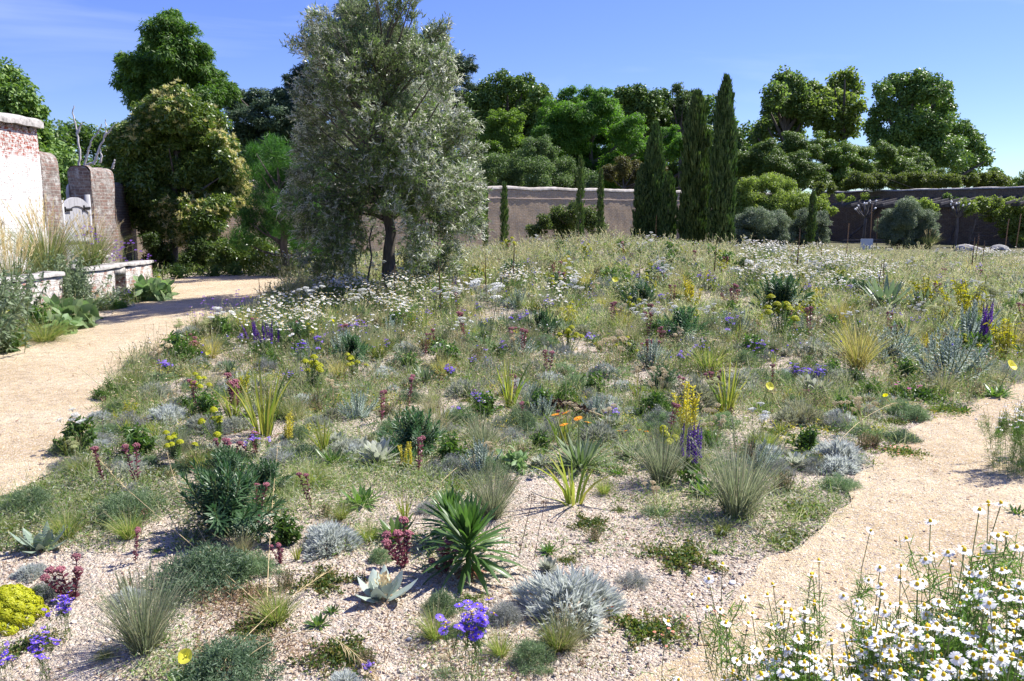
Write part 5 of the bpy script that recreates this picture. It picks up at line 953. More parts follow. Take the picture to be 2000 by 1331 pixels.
# ------------------------------------------------------------------ the plants one can point to in the photograph
# kind, pixel of the foot, ('h' or 'w', pixels), label, landmark phrase for its neighbours
HAND = [
 ('grey_grass', 283, 1268, ('h', 175), 'grey green upright grass tuft at the bottom corner beside the lime dome', 'corner grass tuft'),
 ('grey_grass', 1440, 1008, ('h', 180), 'largest grey green grass tuft, fanning out at the edge of the sandy path', 'largest grey grass'),
 ('grey_grass', 1292, 945, ('h', 120), 'grey green grass tuft behind the purple sage spikes', None),
 ('grey_grass', 962, 1010, ('h', 118), 'grey green grass tuft right behind the lance leaved rosette', None),
 ('grey_grass', 945, 882, ('h', 90), 'grey green grass tuft to the side of the dark round spurge', None),
 ('lime_dome', 22, 1212, ('w', 125), 'bright lime yellow spurge dome at the photo edge', 'lime dome'),
 ('sedum', 145, 1172, ('h', 80), 'burgundy sedum with pink head beside the corner grass', 'burgundy sedum'),
 ('tall_sedum', 205, 945, ('h', 76), 'thin burgundy sedum leaning at the edge of the wide sand path', None),
 ('tall_sedum', 268, 950, ('h', 84), 'dark thin sedum stem left of the large spurge, red leaves below', None),
 ('tall_sedum', 263, 1100, ('h', 68), 'pink headed sedum stem leaning over the feathery plant', None),
 ('tall_sedum', 500, 1030, ('h', 80), 'pink headed sedum stem standing in front of the large spurge', None),
 ('tall_sedum', 610, 995, ('h', 68), 'dark sedum stem with pink head just behind the silver cushion', None),
 ('sedum', 548, 1102, ('h', 40), 'small burgundy sedum alone on gravel before the silver cushion', None),
 ('sedum', 790, 1108, ('w', 64), 'burgundy sedum sprawling beside the lance leaved rosette', None),
 ('sedum', 868, 1118, ('h', 64), 'burgundy sedum with pink heads against the lance leaved rosette', None),
 ('agave', 84, 1072, ('w', 105), 'grey green agave at the photo edge behind the burgundy sedum', 'grey agave'),
 ('pale_agave', 748, 1165, ('w', 115), 'pale agave with a cream dried head on open gravel', 'pale agave'),
 ('fern_mound', 445, 1318, ('w', 240), 'grey green feathery mound at the bottom edge by the lemon flower', 'feathery mound'),
 ('fern_mound', 400, 1135, ('w', 240), 'feathery green mound under the large spurge', None),
 ('feathery', 255, 1010, ('w', 170), 'loose feathery green plant left of the large spurge', None),
 ('primrose', 352, 1345, ('h', 95), 'lemon yellow primrose flower at the bottom edge', 'lemon primrose'),
 ('primrose', 1482, 800, ('h', 56), 'evening primrose with one lemon flower beside the iris blades', None),
 ('primrose', 1945, 775, ('w', 82), 'evening primrose rosette with lemon flower at the corner of the sandy path', 'path corner primrose'),
 ('primrose', 1190, 580, ('h', 40), 'small lemon primrose near the white umbel', None),
 ('primrose', 402, 720, ('h', 38), 'lemon primrose at the edge of the wide sand path', None),
 ('aster', 935, 1345, ('h', 190), 'nearest violet aster, tall and full of flowers at the bottom edge', 'nearest aster'),
 ('aster', 92, 1330, ('h', 110), 'violet aster with small yellow flowers in the bottom corner', None),
 ('aster', 135, 1245, ('h', 95), 'violet aster in front of the burgundy sedum', None),
 ('aster', 10, 1345, ('h', 90), 'violet aster cut by the photo edge under the lime dome', None),
 ('lance_rosette', 915, 1120, ('w', 235), 'big green lance leaved rosette with rusty lower leaves', 'lance leaved rosette'),
 ('lance_rosette', 880, 1060, ('w', 170), 'second lance leaved rosette head tucked behind the big one', None),
 ('small_rosette', 775, 1050, ('w', 120), 'broad green rosette behind the sprawling burgundy sedum', None),
 ('small_rosette', 705, 985, ('w', 105), 'flat green leaf rosette behind the silver cushion on the gravel', None),
 ('silver_bush', 1112, 1195, ('w', 250), 'largest silver felted cushion in the gravel near the sandy path', 'largest silver cushion'),
 ('silver_bush', 645, 1068, ('w', 150), 'silver cushion beside the large spurge', 'second silver cushion'),
 ('silver_bush', 1638, 900, ('w', 135), 'silver cushion on the brink of the sandy path', 'path edge silver cushion'),
 ('grey_bush', 1168, 862, ('w', 115), 'grey silver cushion under the fallen brown seed spike', None),
 ('silver_bush', 672, 1345, ('w', 110), 'silver cushion cut off by the bottom edge', None),
 ('grey_bush', 303, 778, ('w', 95), 'silver cushion at the edge of the wide sand path', 'path side cushion'),
 ('silver_bush', 325, 822, ('w', 100), 'pale silver cushion just before the one at the sand edge', None),
 ('silver_bush', 752, 738, ('w', 72), 'small bright silver cushion by the lime flower heads', None),
 ('silver_bush', 60, 1125, ('w', 80), 'thin silver plant between the lime dome and the agave', None),
 ('grey_bush', 1300, 545, ('w', 80), 'grey cushion on the mound near the tallest cypress', None),
 ('grey_bush', 1590, 695, ('w', 100), 'silver plant behind the lime flower heads of the far bed', None),
 ('silver_bush', 1180, 735, ('w', 80), 'whitish silver plant in the middle of the meadow', None),
 ('grey_bush', 1450, 760, ('w', 110), 'dull grey cushion behind the iris blades', None),
 ('grey_bush', 905, 770, ('w', 90), 'grey wiry cushion behind the dark round spurge', None),
 ('pale_bush', 1355, 795, ('w', 120), 'olive grey sage bush behind the yellow stalks', None),
 ('salvia', 1352, 945, ('h', 115), 'deep purple sage spikes between two grey grass tufts', 'purple sage'),
 ('salvia', 520, 700, ('h', 70), 'dusky purple sage spikes among the white daisies', None),
 ('salvia', 1920, 690, ('h', 95), 'thin dark purple sage spikes before the yellow green bushes', None),
 ('mat_plant', 1335, 1092, ('w', 190), 'creeping green mat behind the largest silver cushion', 'green mat'),
 ('mat_bloom', 1265, 1235, ('w', 220), 'creeping mat with salmon flowers next to the largest silver cushion', 'salmon flowered mat'),
 ('mat_plant', 635, 1138, ('w', 160), 'creeping green mat left of the pale agave', None),
 ('mat_plant', 665, 1280, ('w', 190), 'creeping green mat near the bottom edge behind the silver cushion', None),
 ('mat_plant', 1565, 1000, ('w', 110), 'thin creeping mat at the foot of the largest grey grass', None),
 ('mat_bloom', 1755, 885, ('w', 110), 'reddish creeping mat trailing onto the sandy path', None),
 ('mat_plant', 1150, 1025, ('w', 110), 'yellowish low mat on gravel behind the largest silver cushion', None),
 ('mat_plant', 500, 1225, ('w', 150), 'brownish low mat beside the corner grass', None),
 ('mat_plant', 1860, 805, ('w', 90), 'small low mat near the primrose at the path corner', None),
 ('grey_mound', 1240, 1140, ('w', 90), 'ashy twiggy tuft beside the largest silver cushion', None),
 ('spurge', 440, 1045, ('w', 240), 'large dark green spurge bush full of bottle brush shoots', 'large spurge'),
 ('spurge', 440, 925, ('w', 105), 'tall spurge shoot rising behind the large spurge', None),
 ('spurge', 520, 960, ('w', 105), 'spurge shoots at the far side of the large spurge', None),
 ('spurge', 808, 882, ('w', 160), 'dark round spurge with fanning shoots on the gravel', 'dark round spurge'),
 ('spurge', 1090, 572, ('w', 78), 'dark spurge bush on the mound below the slim cypresses', None),
 ('spurge', 1000, 552, ('w', 70), 'dark spurge beside the sandy scrape on the mound', None),
 ('spurge', 1250, 603, ('w', 95), 'dark green spurge mound beside the white umbel', None),
 ('spurge', 1330, 668, ('w', 110), 'dark green spurge in mid meadow near the lime heads', 'mid meadow spurge'),
 ('spurge', 1522, 612, ('w', 120), 'dark spurge bush behind the lime flower heads', None),
 ('spurge', 690, 710, ('w', 90), 'dark spurge behind the lime flower heads on the path side', None),
 ('blue_spurge', 1850, 745, ('w', 170), 'blue grey spurge with sprawling spiky shoots by the sandy path', 'blue spurge'),
 ('blue_spurge', 1738, 706, ('w', 125), 'blue grey spurge behind the sprawling blue one', None),
 ('blue_spurge', 1890, 665, ('w', 110), 'blue grey spurge shoots before the yellow green bushes', None),
 ('blue_spurge', 700, 815, ('w', 90), 'small blue grey spurge behind the dark round spurge', None),
 ('blue_spurge', 1275, 720, ('w', 70), 'blue grey spurge in the middle of the meadow', None),
 ('spurge_bloom', 1525, 665, ('w', 72), 'lime flowered spurge in the far meadow before the dark spurge', 'lime heads'),
 ('spurge_bloom', 608, 768, ('w', 61), 'lime flowered spurge near the wide sand path', 'path side lime spurge'),
 ('spurge_bloom', 690, 742, ('w', 43), 'small lime flowered spurge by the bright silver cushion', None),
 ('spurge_bloom', 345, 905, ('w', 54), 'lime flowered spurge at the edge of the sand path', None),
 ('spurge_bloom', 430, 872, ('w', 68), 'wide lime flowered spurge behind the large spurge', None),
 ('spurge_bloom', 990, 505, ('w', 34), 'lime flowered spurge near the slim cypress on the mound', None),
 ('fan', 1120, 985, ('h', 118), 'yellow green iris blades on gravel with orange flowers around', 'iris blades'),
 ('straps', 1098, 872, ('h', 85), 'upright green iris blades under the fallen seed spike', None),
 ('straps', 1420, 808, ('h', 110), 'yellow and green iris blades behind the largest grey grass', None),
 ('straps', 515, 852, ('h', 150), 'tall pale iris clump near the wide sand path', 'tall pale iris'),
 ('straps', 455, 825, ('h', 80), 'short iris clump beside the tall pale one', None),
 ('straps', 995, 795, ('h', 100), 'upright green iris in the middle of the bed', None),
 ('straps', 632, 880, ('h', 70), 'small green iris blades behind the grass mound', None),
 ('straw_grass', 1675, 722, ('h', 125), 'golden green grass fountain before the blue spurges', 'golden grass'),
 ('straw_grass', 1640, 640, ('h', 80), 'straw grass behind the golden fountain', None),
 ('straw_grass', 665, 745, ('h', 65), 'small straw grass above the lime flower heads', None),
 ('lax_grass', 610, 945, ('w', 230), 'lax green grass mound arching behind the large spurge', 'lax grass mound'),
 ('green_grass', 1385, 730, ('h', 75), 'upright green grass among violet asters', None),
 ('dry_grass', 690, 640, ('h', 50), 'dry grass at the foot of the silver tree', None),
 ('gazania', 1135, 912, ('w', 190), 'grey green gazania with orange daisies behind the iris blades', 'gazania'),
 ('gazania', 1235, 895, ('w', 100), 'dark gazania beside the grey grass with one orange daisy', None),
 ('yellow_stalk', 1345, 845, ('h', 90), 'clump of pale yellow stalks behind the purple sage', 'yellow stalks'),
 ('yellow_stalk', 1352, 605, ('h', 62), 'pale yellow stalks in the far meadow', None),
 ('lime_bush', 1965, 705, ('w', 110), 'yellow green bush at the photo edge above the primrose', 'yellow green bush'),
 ('lime_bush', 1890, 630, ('w', 120), 'yellow green bush behind the blue spurge shoots', None),
 ('lime_bush', 1810, 610, ('w', 90), 'yellow green bush behind the grey plume', None),
 ('lime_bush', 1115, 640, ('w', 60), 'yellow green bush in mid meadow by the umbels', None),
 ('yellow_yarrow', 1830, 680, ('h', 85), 'greenish flat headed yarrow between the blue spurges', None),
 ('yellow_yarrow', 1935, 640, ('h', 85), 'greenish flat headed yarrow in the yellow green bushes', None),
 ('yellow_yarrow', 1400, 810, ('h', 65), 'pale flat headed yarrow by the yellow stalks', None),
 ('yarrow', 1280, 1005, ('h', 60), 'dried cream yarrow head on gravel before the purple sage', None),
 ('yarrow', 1200, 735, ('w', 95), 'dried cream yarrow heads in the middle of the meadow', None),
 ('yarrow', 1285, 790, ('w', 80), 'dried tan yarrow heads before the sage bush', None),
 ('yarrow', 310, 745, ('w', 80), 'dried cream yarrow at the edge of the wide sand path', None),
 ('yarrow', 1690, 850, ('w', 80), 'dried cream yarrow behind the silver cushion on the path brink', None),
 ('yarrow', 870, 1320, ('w', 60), 'dried cream yarrow at the bottom edge beside the nearest aster', None),
 ('broad_rosette', 1730, 605, ('w', 120), 'dark strap leaved rosette in the far bed', 'dark strap rosette'),
 ('broad_rosette', 1800, 610, ('w', 100), 'purple tinged strap rosette beside the dark strap rosette', None),
 ('grey_rosette', 1590, 775, ('w', 85), 'felted grey leaved rosette under the violet asters', 'felted rosette'),
 ('grey_rosette', 740, 905, ('w', 90), 'felted rosette in front of the dark round spurge', None),
 ('broad_leafy', 1010, 915, ('w', 80), 'small broad leaved plant in the gravel centre', None),
 ('green_mound', 1700, 780, ('w', 90), 'low green plant before the golden grass', None),
 ('magenta_mat', 1785, 778, ('w', 120), 'dark green ice plant with magenta flowers before the blue spurge', 'ice plant'),
 ('small_rosette', 1882, 805, ('w', 50), 'tiny spiky rosette at the corner of the sandy path', None),
 ('small_rosette', 1375, 965, ('w', 100), 'dark leaf rosette at the foot of the purple sage', None),
 ('feathery', 1640, 955, ('w', 90), 'feathery grey tuft on sand before the silver cushion on the brink', None),
 ('small_rosette', 1985, 1005, ('w', 55), 'small rosette on the sandy path near the chamomile', None),
 ('seed_stalk', 1012, 1090, ('h', 118), 'thin dark seed stalk behind the lance leaved rosette', None),
 ('seed_stalk', 1042, 1095, ('h', 105), 'dark seed stalk leaning between the rosette and largest silver cushion', None),
 ('white_umbel', 1128, 625, ('h', 75), 'tall white umbel flower before the dark spurge of the mound', 'white umbel'),
 ('white_umbel', 880, 640, ('h', 70), 'white umbels before the silver tree', None),
 ('white_umbel', 950, 690, ('w', 110), 'wide group of white umbels in mid meadow', None),
 ('white_umbel', 1320, 660, ('h', 60), 'white umbel hanging over the mid meadow spurge', None),
 ('green_grass', 20, 1040, ('w', 90), 'bright green grassy tuft at the photo edge behind the agave', None),
 ('green_grass', 130, 1050, ('h', 70), 'thin green grass tuft beside the grey agave', None),
 ('green_grass', 540, 1215, ('h', 80), 'sparse green grass with arching straws on gravel', 'sparse grass'),
 ('green_grass', 1410, 1045, ('h', 40), 'tiny grass sprout before the largest grey grass', None),
 ('lax_grass', 205, 1285, ('w', 110), 'dark low grass in the shadow of the corner grass', None),
 ('tall_sedum', 795, 800, ('h', 60), 'pink headed sedum stem behind the dark round spurge', None),
 ('tall_sedum', 1070, 745, ('h', 56), 'dark sedum stem with rose head in mid meadow', None),
 ('sedum', 460, 800, ('w', 48), 'purple sedum beside the short iris clump', None),
 ('sedum', 1430, 600, ('w', 34), 'purple sedum before the dark spurge of the far meadow', None),
 ('tall_seed_spike', 862, 625, ('h', 105), 'brown seed spike standing before the silver tree', None),
 ('tall_seed_spike', 1240, 480, ('h', 95), 'tall brown seed spike before the wide footed cypress', None),
 ('tall_seed_spike', 1725, 590, ('h', 75), 'tan seed spike behind the dark strap rosette', None),
 ('tall_seed_spike', 512, 620, ('h', 70), 'brown dock spike at the edge of the sand path', None),
 ('dry_clump', 560, 1150, ('w', 75), 'withered twiggy plant between the small sedum and the sparse grass', None),
 ('grey_mound', 835, 1000, ('w', 80), 'ashy tuft behind the broad green rosette', None), ('green_grass', 720, 1055, ('h', 50), 'small olive grass between the silver cushion and burgundy sedum', None),
 ('feathery', 495, 1120, ('w', 120), 'pale feathery plant before the large spurge', None), ('feathery', 60, 1000, ('w', 120), 'low feathery plant behind the grey agave', None), ('lax_grass', 170, 980, ('w', 120), 'lax grass at the edge of the sand behind the agave', None),
 ('dry_clump', 390, 980, ('w', 80), 'brown withered plant beside the large spurge', None), ('leafy', 560, 1060, ('h', 60), 'small leafy plant beside the second silver cushion', None), ('mat_plant', 60, 1260, ('w', 120), 'low mat under the lime dome', None), ('dry_clump', 720, 1300, ('w', 60), 'dry straw tuft at the bottom edge beside the green mat', None),
 ('green_grass', 1180, 965, ('w', 90), 'yellowish grass beside the iris blades', None), ('grey_mound', 1000, 860, ('w', 80), 'ashy tuft beside the upright iris blades', None), ('dry_clump', 1530, 960, ('w', 70), 'withered plant by the largest grey grass', None), ('leafy', 880, 905, ('h', 55), 'dark leafy plant beside the dark round spurge', None), ('mat_plant', 900, 950, ('w', 110), 'thin mat on gravel behind the grey grass', None), ('small_rosette', 650, 905, ('w', 90), 'green rosette at the foot of the lax grass mound', None),
 ('tall_seed_spike', 800, 465, ('h', 10), 'tiny brown seed spike under the silver tree', None),
]
for i_, (px, py, h, lb) in enumerate(((1600, 772, 62, 'violet aster above the felted rosette'), (1548, 762, 55, 'violet aster beside the felted rosette'), (1375, 715, 55, 'violet aster near the foot of the mid meadow spurge'), (1480, 725, 62, 'violet aster left of the silver plant in the far meadow'), (1330, 730, 50, 'violet aster by the blue grey spurge in mid meadow'),
    (592, 725, 62, 'violet aster at the front of the white daisies'), (620, 705, 55, 'violet aster deeper in the white daisies'), (985, 715, 55, 'violet aster in mid meadow behind the upright iris'), (925, 735, 45, 'violet aster beside the one behind the iris'), (830, 640, 42, 'violet aster before the silver tree trunk'), (935, 630, 42, 'violet aster among the white umbels'), (1290, 612, 42, 'violet aster beside the dark spurge mound'), (1580, 590, 42, 'violet aster behind the far dark spurge'),
    (1150, 690, 45, 'violet aster near the whitish silver plant'), (880, 755, 45, 'violet aster over the grey wiry cushion'), (325, 745, 45, 'violet aster leaning on the sand path edge'), (470, 690, 40, 'violet aster on the path side of the daisies'), (1660, 590, 36, 'violet aster before the far daisies'), (1205, 535, 34, 'violet aster high on the mound'), (720, 1330, 42, 'small violet aster at the bottom edge near the silver cushion'))):
    HAND.append(('aster' if py > 740 else 'aster_patch', px, py, ('h', h), lb, None))
for kind, px, py, by, lb, mark in HAND:
    if lb.startswith('tiny brown seed spike under'): continue
    p = at(px, py); p[2] -= .004; rz = None
    if kind == 'primrose' or kind == 'seed_stalk': rz = random.uniform(-.4, .4)
    if 'leaning at the edge of the wide' in lb: rz = 3.4
    if by[0] == 'h' and kind not in ('aster', 'aster_patch', 'primrose'): by = ('h', by[1] * (1.12 if kind in ('salvia', 'tall_sedum', 'sedum', 'tall_seed_spike') else 1.0 if kind in ('straps', 'fan') else 1.14))
    _, hw_, hh_ = place(kind, p, 1, lb, None, rz=rz, by=by); s_ = mpp(p); BOXES.append((px, py, hw_ / s_, hh_ / s_ * .9 + hw_ / s_ * .3, p[0], p[1], hw_))
    if mark: MARKS.append((p[0], p[1], mark))

# the chamomile close to the camera: each flower head a part of its plant
CH = [(1640, 1331, 1.60, .66, 'second chamomile clump from the sandy tip of the drift'), (1740, 1331, 1.68, .72, 'chamomile clump between the sandy tip and the middle of the drift, behind'), (1820, 1331, 1.36, .70, 'bushy chamomile clump in the heart of the drift'), (1910, 1331, 1.62, .76, 'chamomile clump behind the heart of the drift, many open heads'), (1585, 1331, 1.40, .60, 'chamomile clump at the far tip of the drift, leaning over bare sand'), (1690, 1331, 1.48, .60, 'chamomile clump at the path side end of the drift, thinnest'), (1770, 1300, 1.40, .64, 'chamomile clump full of heads in the middle of the near drift'), (1880, 1270, 1.50, .68, 'chamomile clump with most open daisies beside the frame corner'),
      (1985, 1180, 1.45, .76, 'tallest chamomile clump, its top daisies hanging over the sand'), (1950, 1200, 1.8, .70, 'chamomile clump behind the tallest one on the sandy path'), (2060, 1330, 1.25, .74, 'chamomile clump cut by the corner of the photo'), (1850, 1330, 1.25, .60, 'low chamomile clump in front of the drift at the bottom edge'), (1960, 1330, 1.15, .66, 'chamomile clump low in the corner, green feathery leaves showing'), (2090, 1130, 1.75, .86, 'chamomile clump at the photo edge behind the drift')]
for i_, (px, py, Y, h, lb) in enumerate(CH):
    p = W(px, py, Y); p[2] = 0; place('daisy', p, h * .88 / .66, lb, 'near chamomile drift', v=i_ % 3, rz=i_ * 1.3)
for i_, (px, py, lb) in enumerate(((1990, 925, 'small chamomile at the photo edge on the far side of the sand'), (2040, 900, 'chamomile leaning in from beyond the photo edge'))):
    place('daisy', at(px, py), .62, lb, 'near chamomile drift', v=i_)

# long straw stalks arching over the near gravel, and the fallen seed spike
def straw(label, pts, r=.0022):
    P = np.array([W(x, y, at(x, y)[1] * 1.0) if False else None or (at(x, y) + [0, 0, dz]) for x, y, dz in pts]); n = len(P); t = np.linspace(0, n - 1, n * 8); q = np.stack([np.interp(t, np.arange(n), P[:, k]) for k in range(3)], 1)
    for _ in range(10): q[1:-1] = (q[:-2] + 2 * q[1:-1] + q[2:]) / 4
    o_ = q[0].copy(); m = MB(); tubes(m, (q - o_)[None], np.linspace(r, r * .4, len(q))[None], 5)
    e = q[-14:] - o_; k = rng.integers(0, 14, 60); D = unit(unit(q[-1] - q[-10]) + rdir(60) * .5); leaves(m, e[k], D, perp(D), .05, .002, BLADE, .2, m=1)
    o = obj('straw_stalk', m.mesh('straw_stalk', [STEMS, STEMS])); o.location = [float(x) for x in o_]; tag(o, label, 'straw', 'long straw stalks over the near gravel')
straw('long straw stalk from the sparse grass up past the large spurge', [(545, 1215, 0), (440, 1140, .05), (320, 1060, .12), (240, 1000, .16), (180, 930, .18)])
straw('straw stalk rising from the feathery mound towards the creeping mat', [(400, 1345, 0), (460, 1290, .05), (540, 1215, .06), (600, 1165, .05), (650, 1120, .02)])
straw('straw stalk bowed over the bottom edge above the silver cushion', [(415, 1340, .0), (520, 1300, .09), (620, 1285, .12), (690, 1300, .06), (735, 1330, .0)])
straw('upright straw before the large spurge, its tip over the lax grass', [(520, 1240, 0), (525, 1130, .06), (535, 1000, .1), (545, 900, .12)])
straw('thin straw arching from the feathery plant by the large spurge', [(470, 1180, 0), (400, 1080, .07), (345, 980, .1), (325, 900, .1)])
straw('fine straw crossing the gravel behind the pale agave', [(800, 1010, 0), (880, 940, .06), (960, 880, .05), (1060, 830, .02)])
straw('straw lying across the gravel before the yellow stalks', [(1500, 790, 0), (1420, 830, .05), (1330, 850, .05), (1240, 840, .02)])
straw('straw leaning out of the silver cushion on the path brink', [(1610, 890, 0), (1680, 850, .12), (1740, 815, .12), (1790, 800, .06)])
a = at(1215, 835) + [0, 0, .02]; b_ = at(1040, 800) + [0, 0, .06]; tt = np.linspace(0, 1, 14)[:, None]; q = a * (1 - tt) + b_ * tt; q[:, 2] += .05 * np.sin(tt[:, 0] * pi); r = empty('fallen_seed_spike', a); tag(r, 'large brown seed spike fallen across the bed behind the grey cushion', 'seed head')
m = MB(); tubes(m, (q - a)[None], .007, 6); obj('stalk', m.mesh('stalk', STEMS), r)
m = MB(); n = 900; t = rng.uniform(.38, 1, n) * 12.99; i0 = t.astype(int); P = q[i0] + (q[np.minimum(i0 + 1, 13)] - q[i0]) * (t - i0)[:, None] - a; D = unit(rdir(n) + [-.5, 0, .2]); leaves(m, P + rdir(n) * .035 * rng.uniform(0, 1, (n, 1)), D, perp(D), .034, .02, OVAL, .2, fold=.2); obj('seed_head', m.mesh('seed_head', BROWN), r)

# the bed along the side wall
SIDE = [('fountain_grass', -8.2, 12.55, 1.5, 'tall straw plumed grass clump between the two white planters'), ('fountain_grass', -8.25, 11.4, 1.3, 'plumed grass clump growing in the nearest white planter'), ('fountain_grass', -8.4, 13.9, 1.3, 'plumed grass clump in the far planter before the gate'), ('fountain_grass', -8.6, 9.6, 1.5, 'dark plumed grass clump at the photo edge by the white wall'), ('fountain_grass', -8.2, 15.0, 1.05, 'smallest plumed grass clump in front of the gate pier'),
  ('dark_leafy', -7.6, 9.3, 1.0, 'grey leaved bush climbing over the nearest planter'), ('dark_leafy', -7.2, 12.5, .85, 'fine green bush filling the gap between the planters'), ('dark_leafy', -7.5, 12.9, 1.2, 'green bush against the end of the far planter'), 
  ('broad_leafy', -6.3, 10.9, 1.5, 'pale broad leaved plant on the sand edge'), ('broad_leafy', -6.7, 14.3, 1.5, 'broad leaved plant before the slot of the far planter'), ('broad_leafy', -7.1, 14.9, 1.1, 'second broad leaved plant under the far planter'), ('lax_grass', -6.6, 10.5, 1.0, 'fresh green grass beside the pale broad leaved plant'), ('lax_grass', -7.3, 15.5, 1.0, 'rusty green grass at the end of the far planter'), ('leafy', -6.35, 10.2, 1.0, 'leafy plant with blue specks at the sand edge'), ('lime_bush', -6.2, 9.5, .5, 'lime green seedling patch at the sand edge'), ('lime_bush', -6.5, 9.2, .55, 'second lime green patch beside the dark grey bush'),
  ('verbena', -7.9, 15.7, 1.0, 'tall purple verbena above the far planter'), ('verbena', -8.3, 16.3, .95, 'purple verbena against the shaded wall'), ('verbena', -7.9, 14.6, .8, 'purple verbena between plumed grass and pier'), ('verbena', -8.0, 16.8, .7, 'purple verbena at the end of the far planter'), ('leafy', -8.3, 16.5, 1.3, 'leafy plant at the far end of the planters'), ('leafy', -8.7, 17.6, 1.3, 'green leafy plant under the flowering tree'), ('grey_mound', -7.9, 10.4, 1.6, 'ashy plant on top of the nearest planter'), ('daisy_patch', -8.0, 15.0, .8, 'white flowered clump inside the far planter'),
  ('leafy', -8.2, 17.2, .9, 'low leafy plant where the sand path bends'), ('dark_leafy', -6.75, 8.5, 1.1, 'grey green bush cut by the photo edge, lowest of the side bed'), ('leafy', -6.1, 9.0, .9, 'leafy plant at the near end of the side bed'), ('dark_leafy', -8.6, 10.8, 1.2, 'grey bush between the white wall and the nearest planter')]
for kind, x, y, s, lb in SIDE:
    s *= {'dark_leafy': 1.35, 'leafy': 1.35, 'fountain_grass': 1.15, 'broad_leafy': 1.2}.get(kind, 1)
    z = .55 if (-8.5 < x < -7.3 and (9.5 < y < 11.9 or 13.3 < y < 15.6)) else float(gz(x, y))
    place(kind, (x, y, z - .01), s, lb, None)
for i_, (px, py, Y) in enumerate(((395, 655, 9), (470, 640, 9.3), (420, 660, 8.6))):
    place('verbena', at(px, py), .42 + .05 * i_, ['thin verbena stem crossing the tree shadow on the sand', 'taller thin verbena against the sunny sand', 'short thin verbena at the bed edge by the shadow'][i_], 'thin verbenas at the path edge')
EDGE = [('dark_leafy', 5, 655, 1.6, 'tall grey green bush at the photo edge below the white wall'), ('dark_leafy', -50, 700, 1.7, 'grey green bush running out of the photo at the sand edge'), ('dark_leafy', 148, 620, 1.3, 'fine green bush rising between the planters to the plumed grass'), ('lax_grass', 88, 668, 1.1, 'fresh olive grass tuft at the sand edge before the nearest planter'),
  ('broad_leafy', 118, 655, 1.15, 'pale toothed leafy plant spreading on the sand edge'), ('lime_bush', 45, 678, .4, 'lime seedling row at the sand edge'), ('leafy', 20, 690, .8, 'dark leafy plant at the sand edge by the lime seedlings'), ('leafy', 255, 592, .9, 'leafy plant under the slot of the far planter'), ('leafy', 300, 572, 1.0, 'dark leafy plant where the sand narrows'), ('lax_grass', 275, 585, .9, 'rusty green grass spilling from the far planter corner'), ('fountain_grass', 150, 560, 1.3, 'plumed grass clump nearest the white wall end'), ('fountain_grass', 20, 560, 1.15, 'dark seeded plume grass at the photo edge')]
for kind, px, py, s, lb in EDGE: place(kind, at(px, py) - [0, 0, .01], s, lb, None)
FARP = [('daisy_patch', 545, 540, 1.3, 'white flowered mound under the pine, nearest the sand'), ('daisy_patch', 580, 535, 1.5, 'white flowered mound under the pine, largest'), ('daisy_patch', 600, 545, 1.2, 'white flowered mound beside the silver tree shadow'), ('daisy_patch', 520, 530, 1.0, 'white flowered mound at the end of the sand'),
  ('leafy', 350, 545, 1.2, 'green plant at the far end of the sand under the trunk'), ('leafy', 420, 540, 1.0, 'low green plant at the far end of the sand'), ('leafy', 460, 538, 1.1, 'leafy plant before the shaded bushes'), ('lime_bush', 385, 530, 1.1, 'light green seedling bush before the flowering trunk'), ('lime_bush', 620, 540, 1.2, 'yellow green bush at the edge of the tree shade'), ('straw_grass', 600, 590, 1.0, 'straw grass on the bend of the sand path'), ('straw_grass', 575, 600, .9, 'second straw grass on the bend of the path')]
for kind, px, py, s, lb in FARP: place(kind, at(px, py), s, lb, None, near=True)
p = at(1812, 486); place('fountain_grass', p, 1.0, 'pale feather grass before the domed grey shrub', None)
m = MB(); p = at(1180, 470); 

# ------------------------------------------------------------------ the rest of the meadow, kind by kind
BED = np.array([(-8, 3.2), (-5, 2.6), (-2, 1.9), (.2, 1.9), (.8, 2.4), (14, 14), (17, 24), (14, 34), (-3, 31), (-6, 22), (-7, 19)])
def clear(P, extra=.0):
    ok = in_poly(P, BED)
    for pl_ in (poly_l, poly_r): ok &= ~in_poly(P, pl_)
    for cx, cy, rr in ((-5, 17.8, 2.2), (-5.8, 19, 2)): ok &= np.hypot(P[:, 0] - cx, P[:, 1] - cy) > .3
    return ok
def sample_px(n, py0, py1, g, px0=-30, px1=2030):
    """even over the picture, so that near and far stand equally thick in view"""
    out = np.zeros((0, 3))
    while len(out) < n:
        p = at_many(g.uniform(px0, px1, 150), g.uniform(py0, py1, 150)); p = p[p[:, 1] < 33]; p = p[clear(p[:, :2])]; out = np.concatenate([out, p])
    return out[:n]
HB = np.array(BOXES)
def free(p, hw, hh):
    """leave the plants one can point to in plain view"""
    s = mpp(p); q = proj(p)[0]; dx = np.abs(HB[:, 0] - q[0])
    if np.any(np.hypot(HB[:, 4] - p[0], HB[:, 5] - p[1]) < HB[:, 6] * .65 + hw * .35): return False
    return not np.any((HB[:, 1] > 600) & (HB[:, 1] < q[1]) & (dx < HB[:, 2] * .8 + hw / s * .4) & (q[1] - hh / s < HB[:, 1] - .4 * HB[:, 3]))
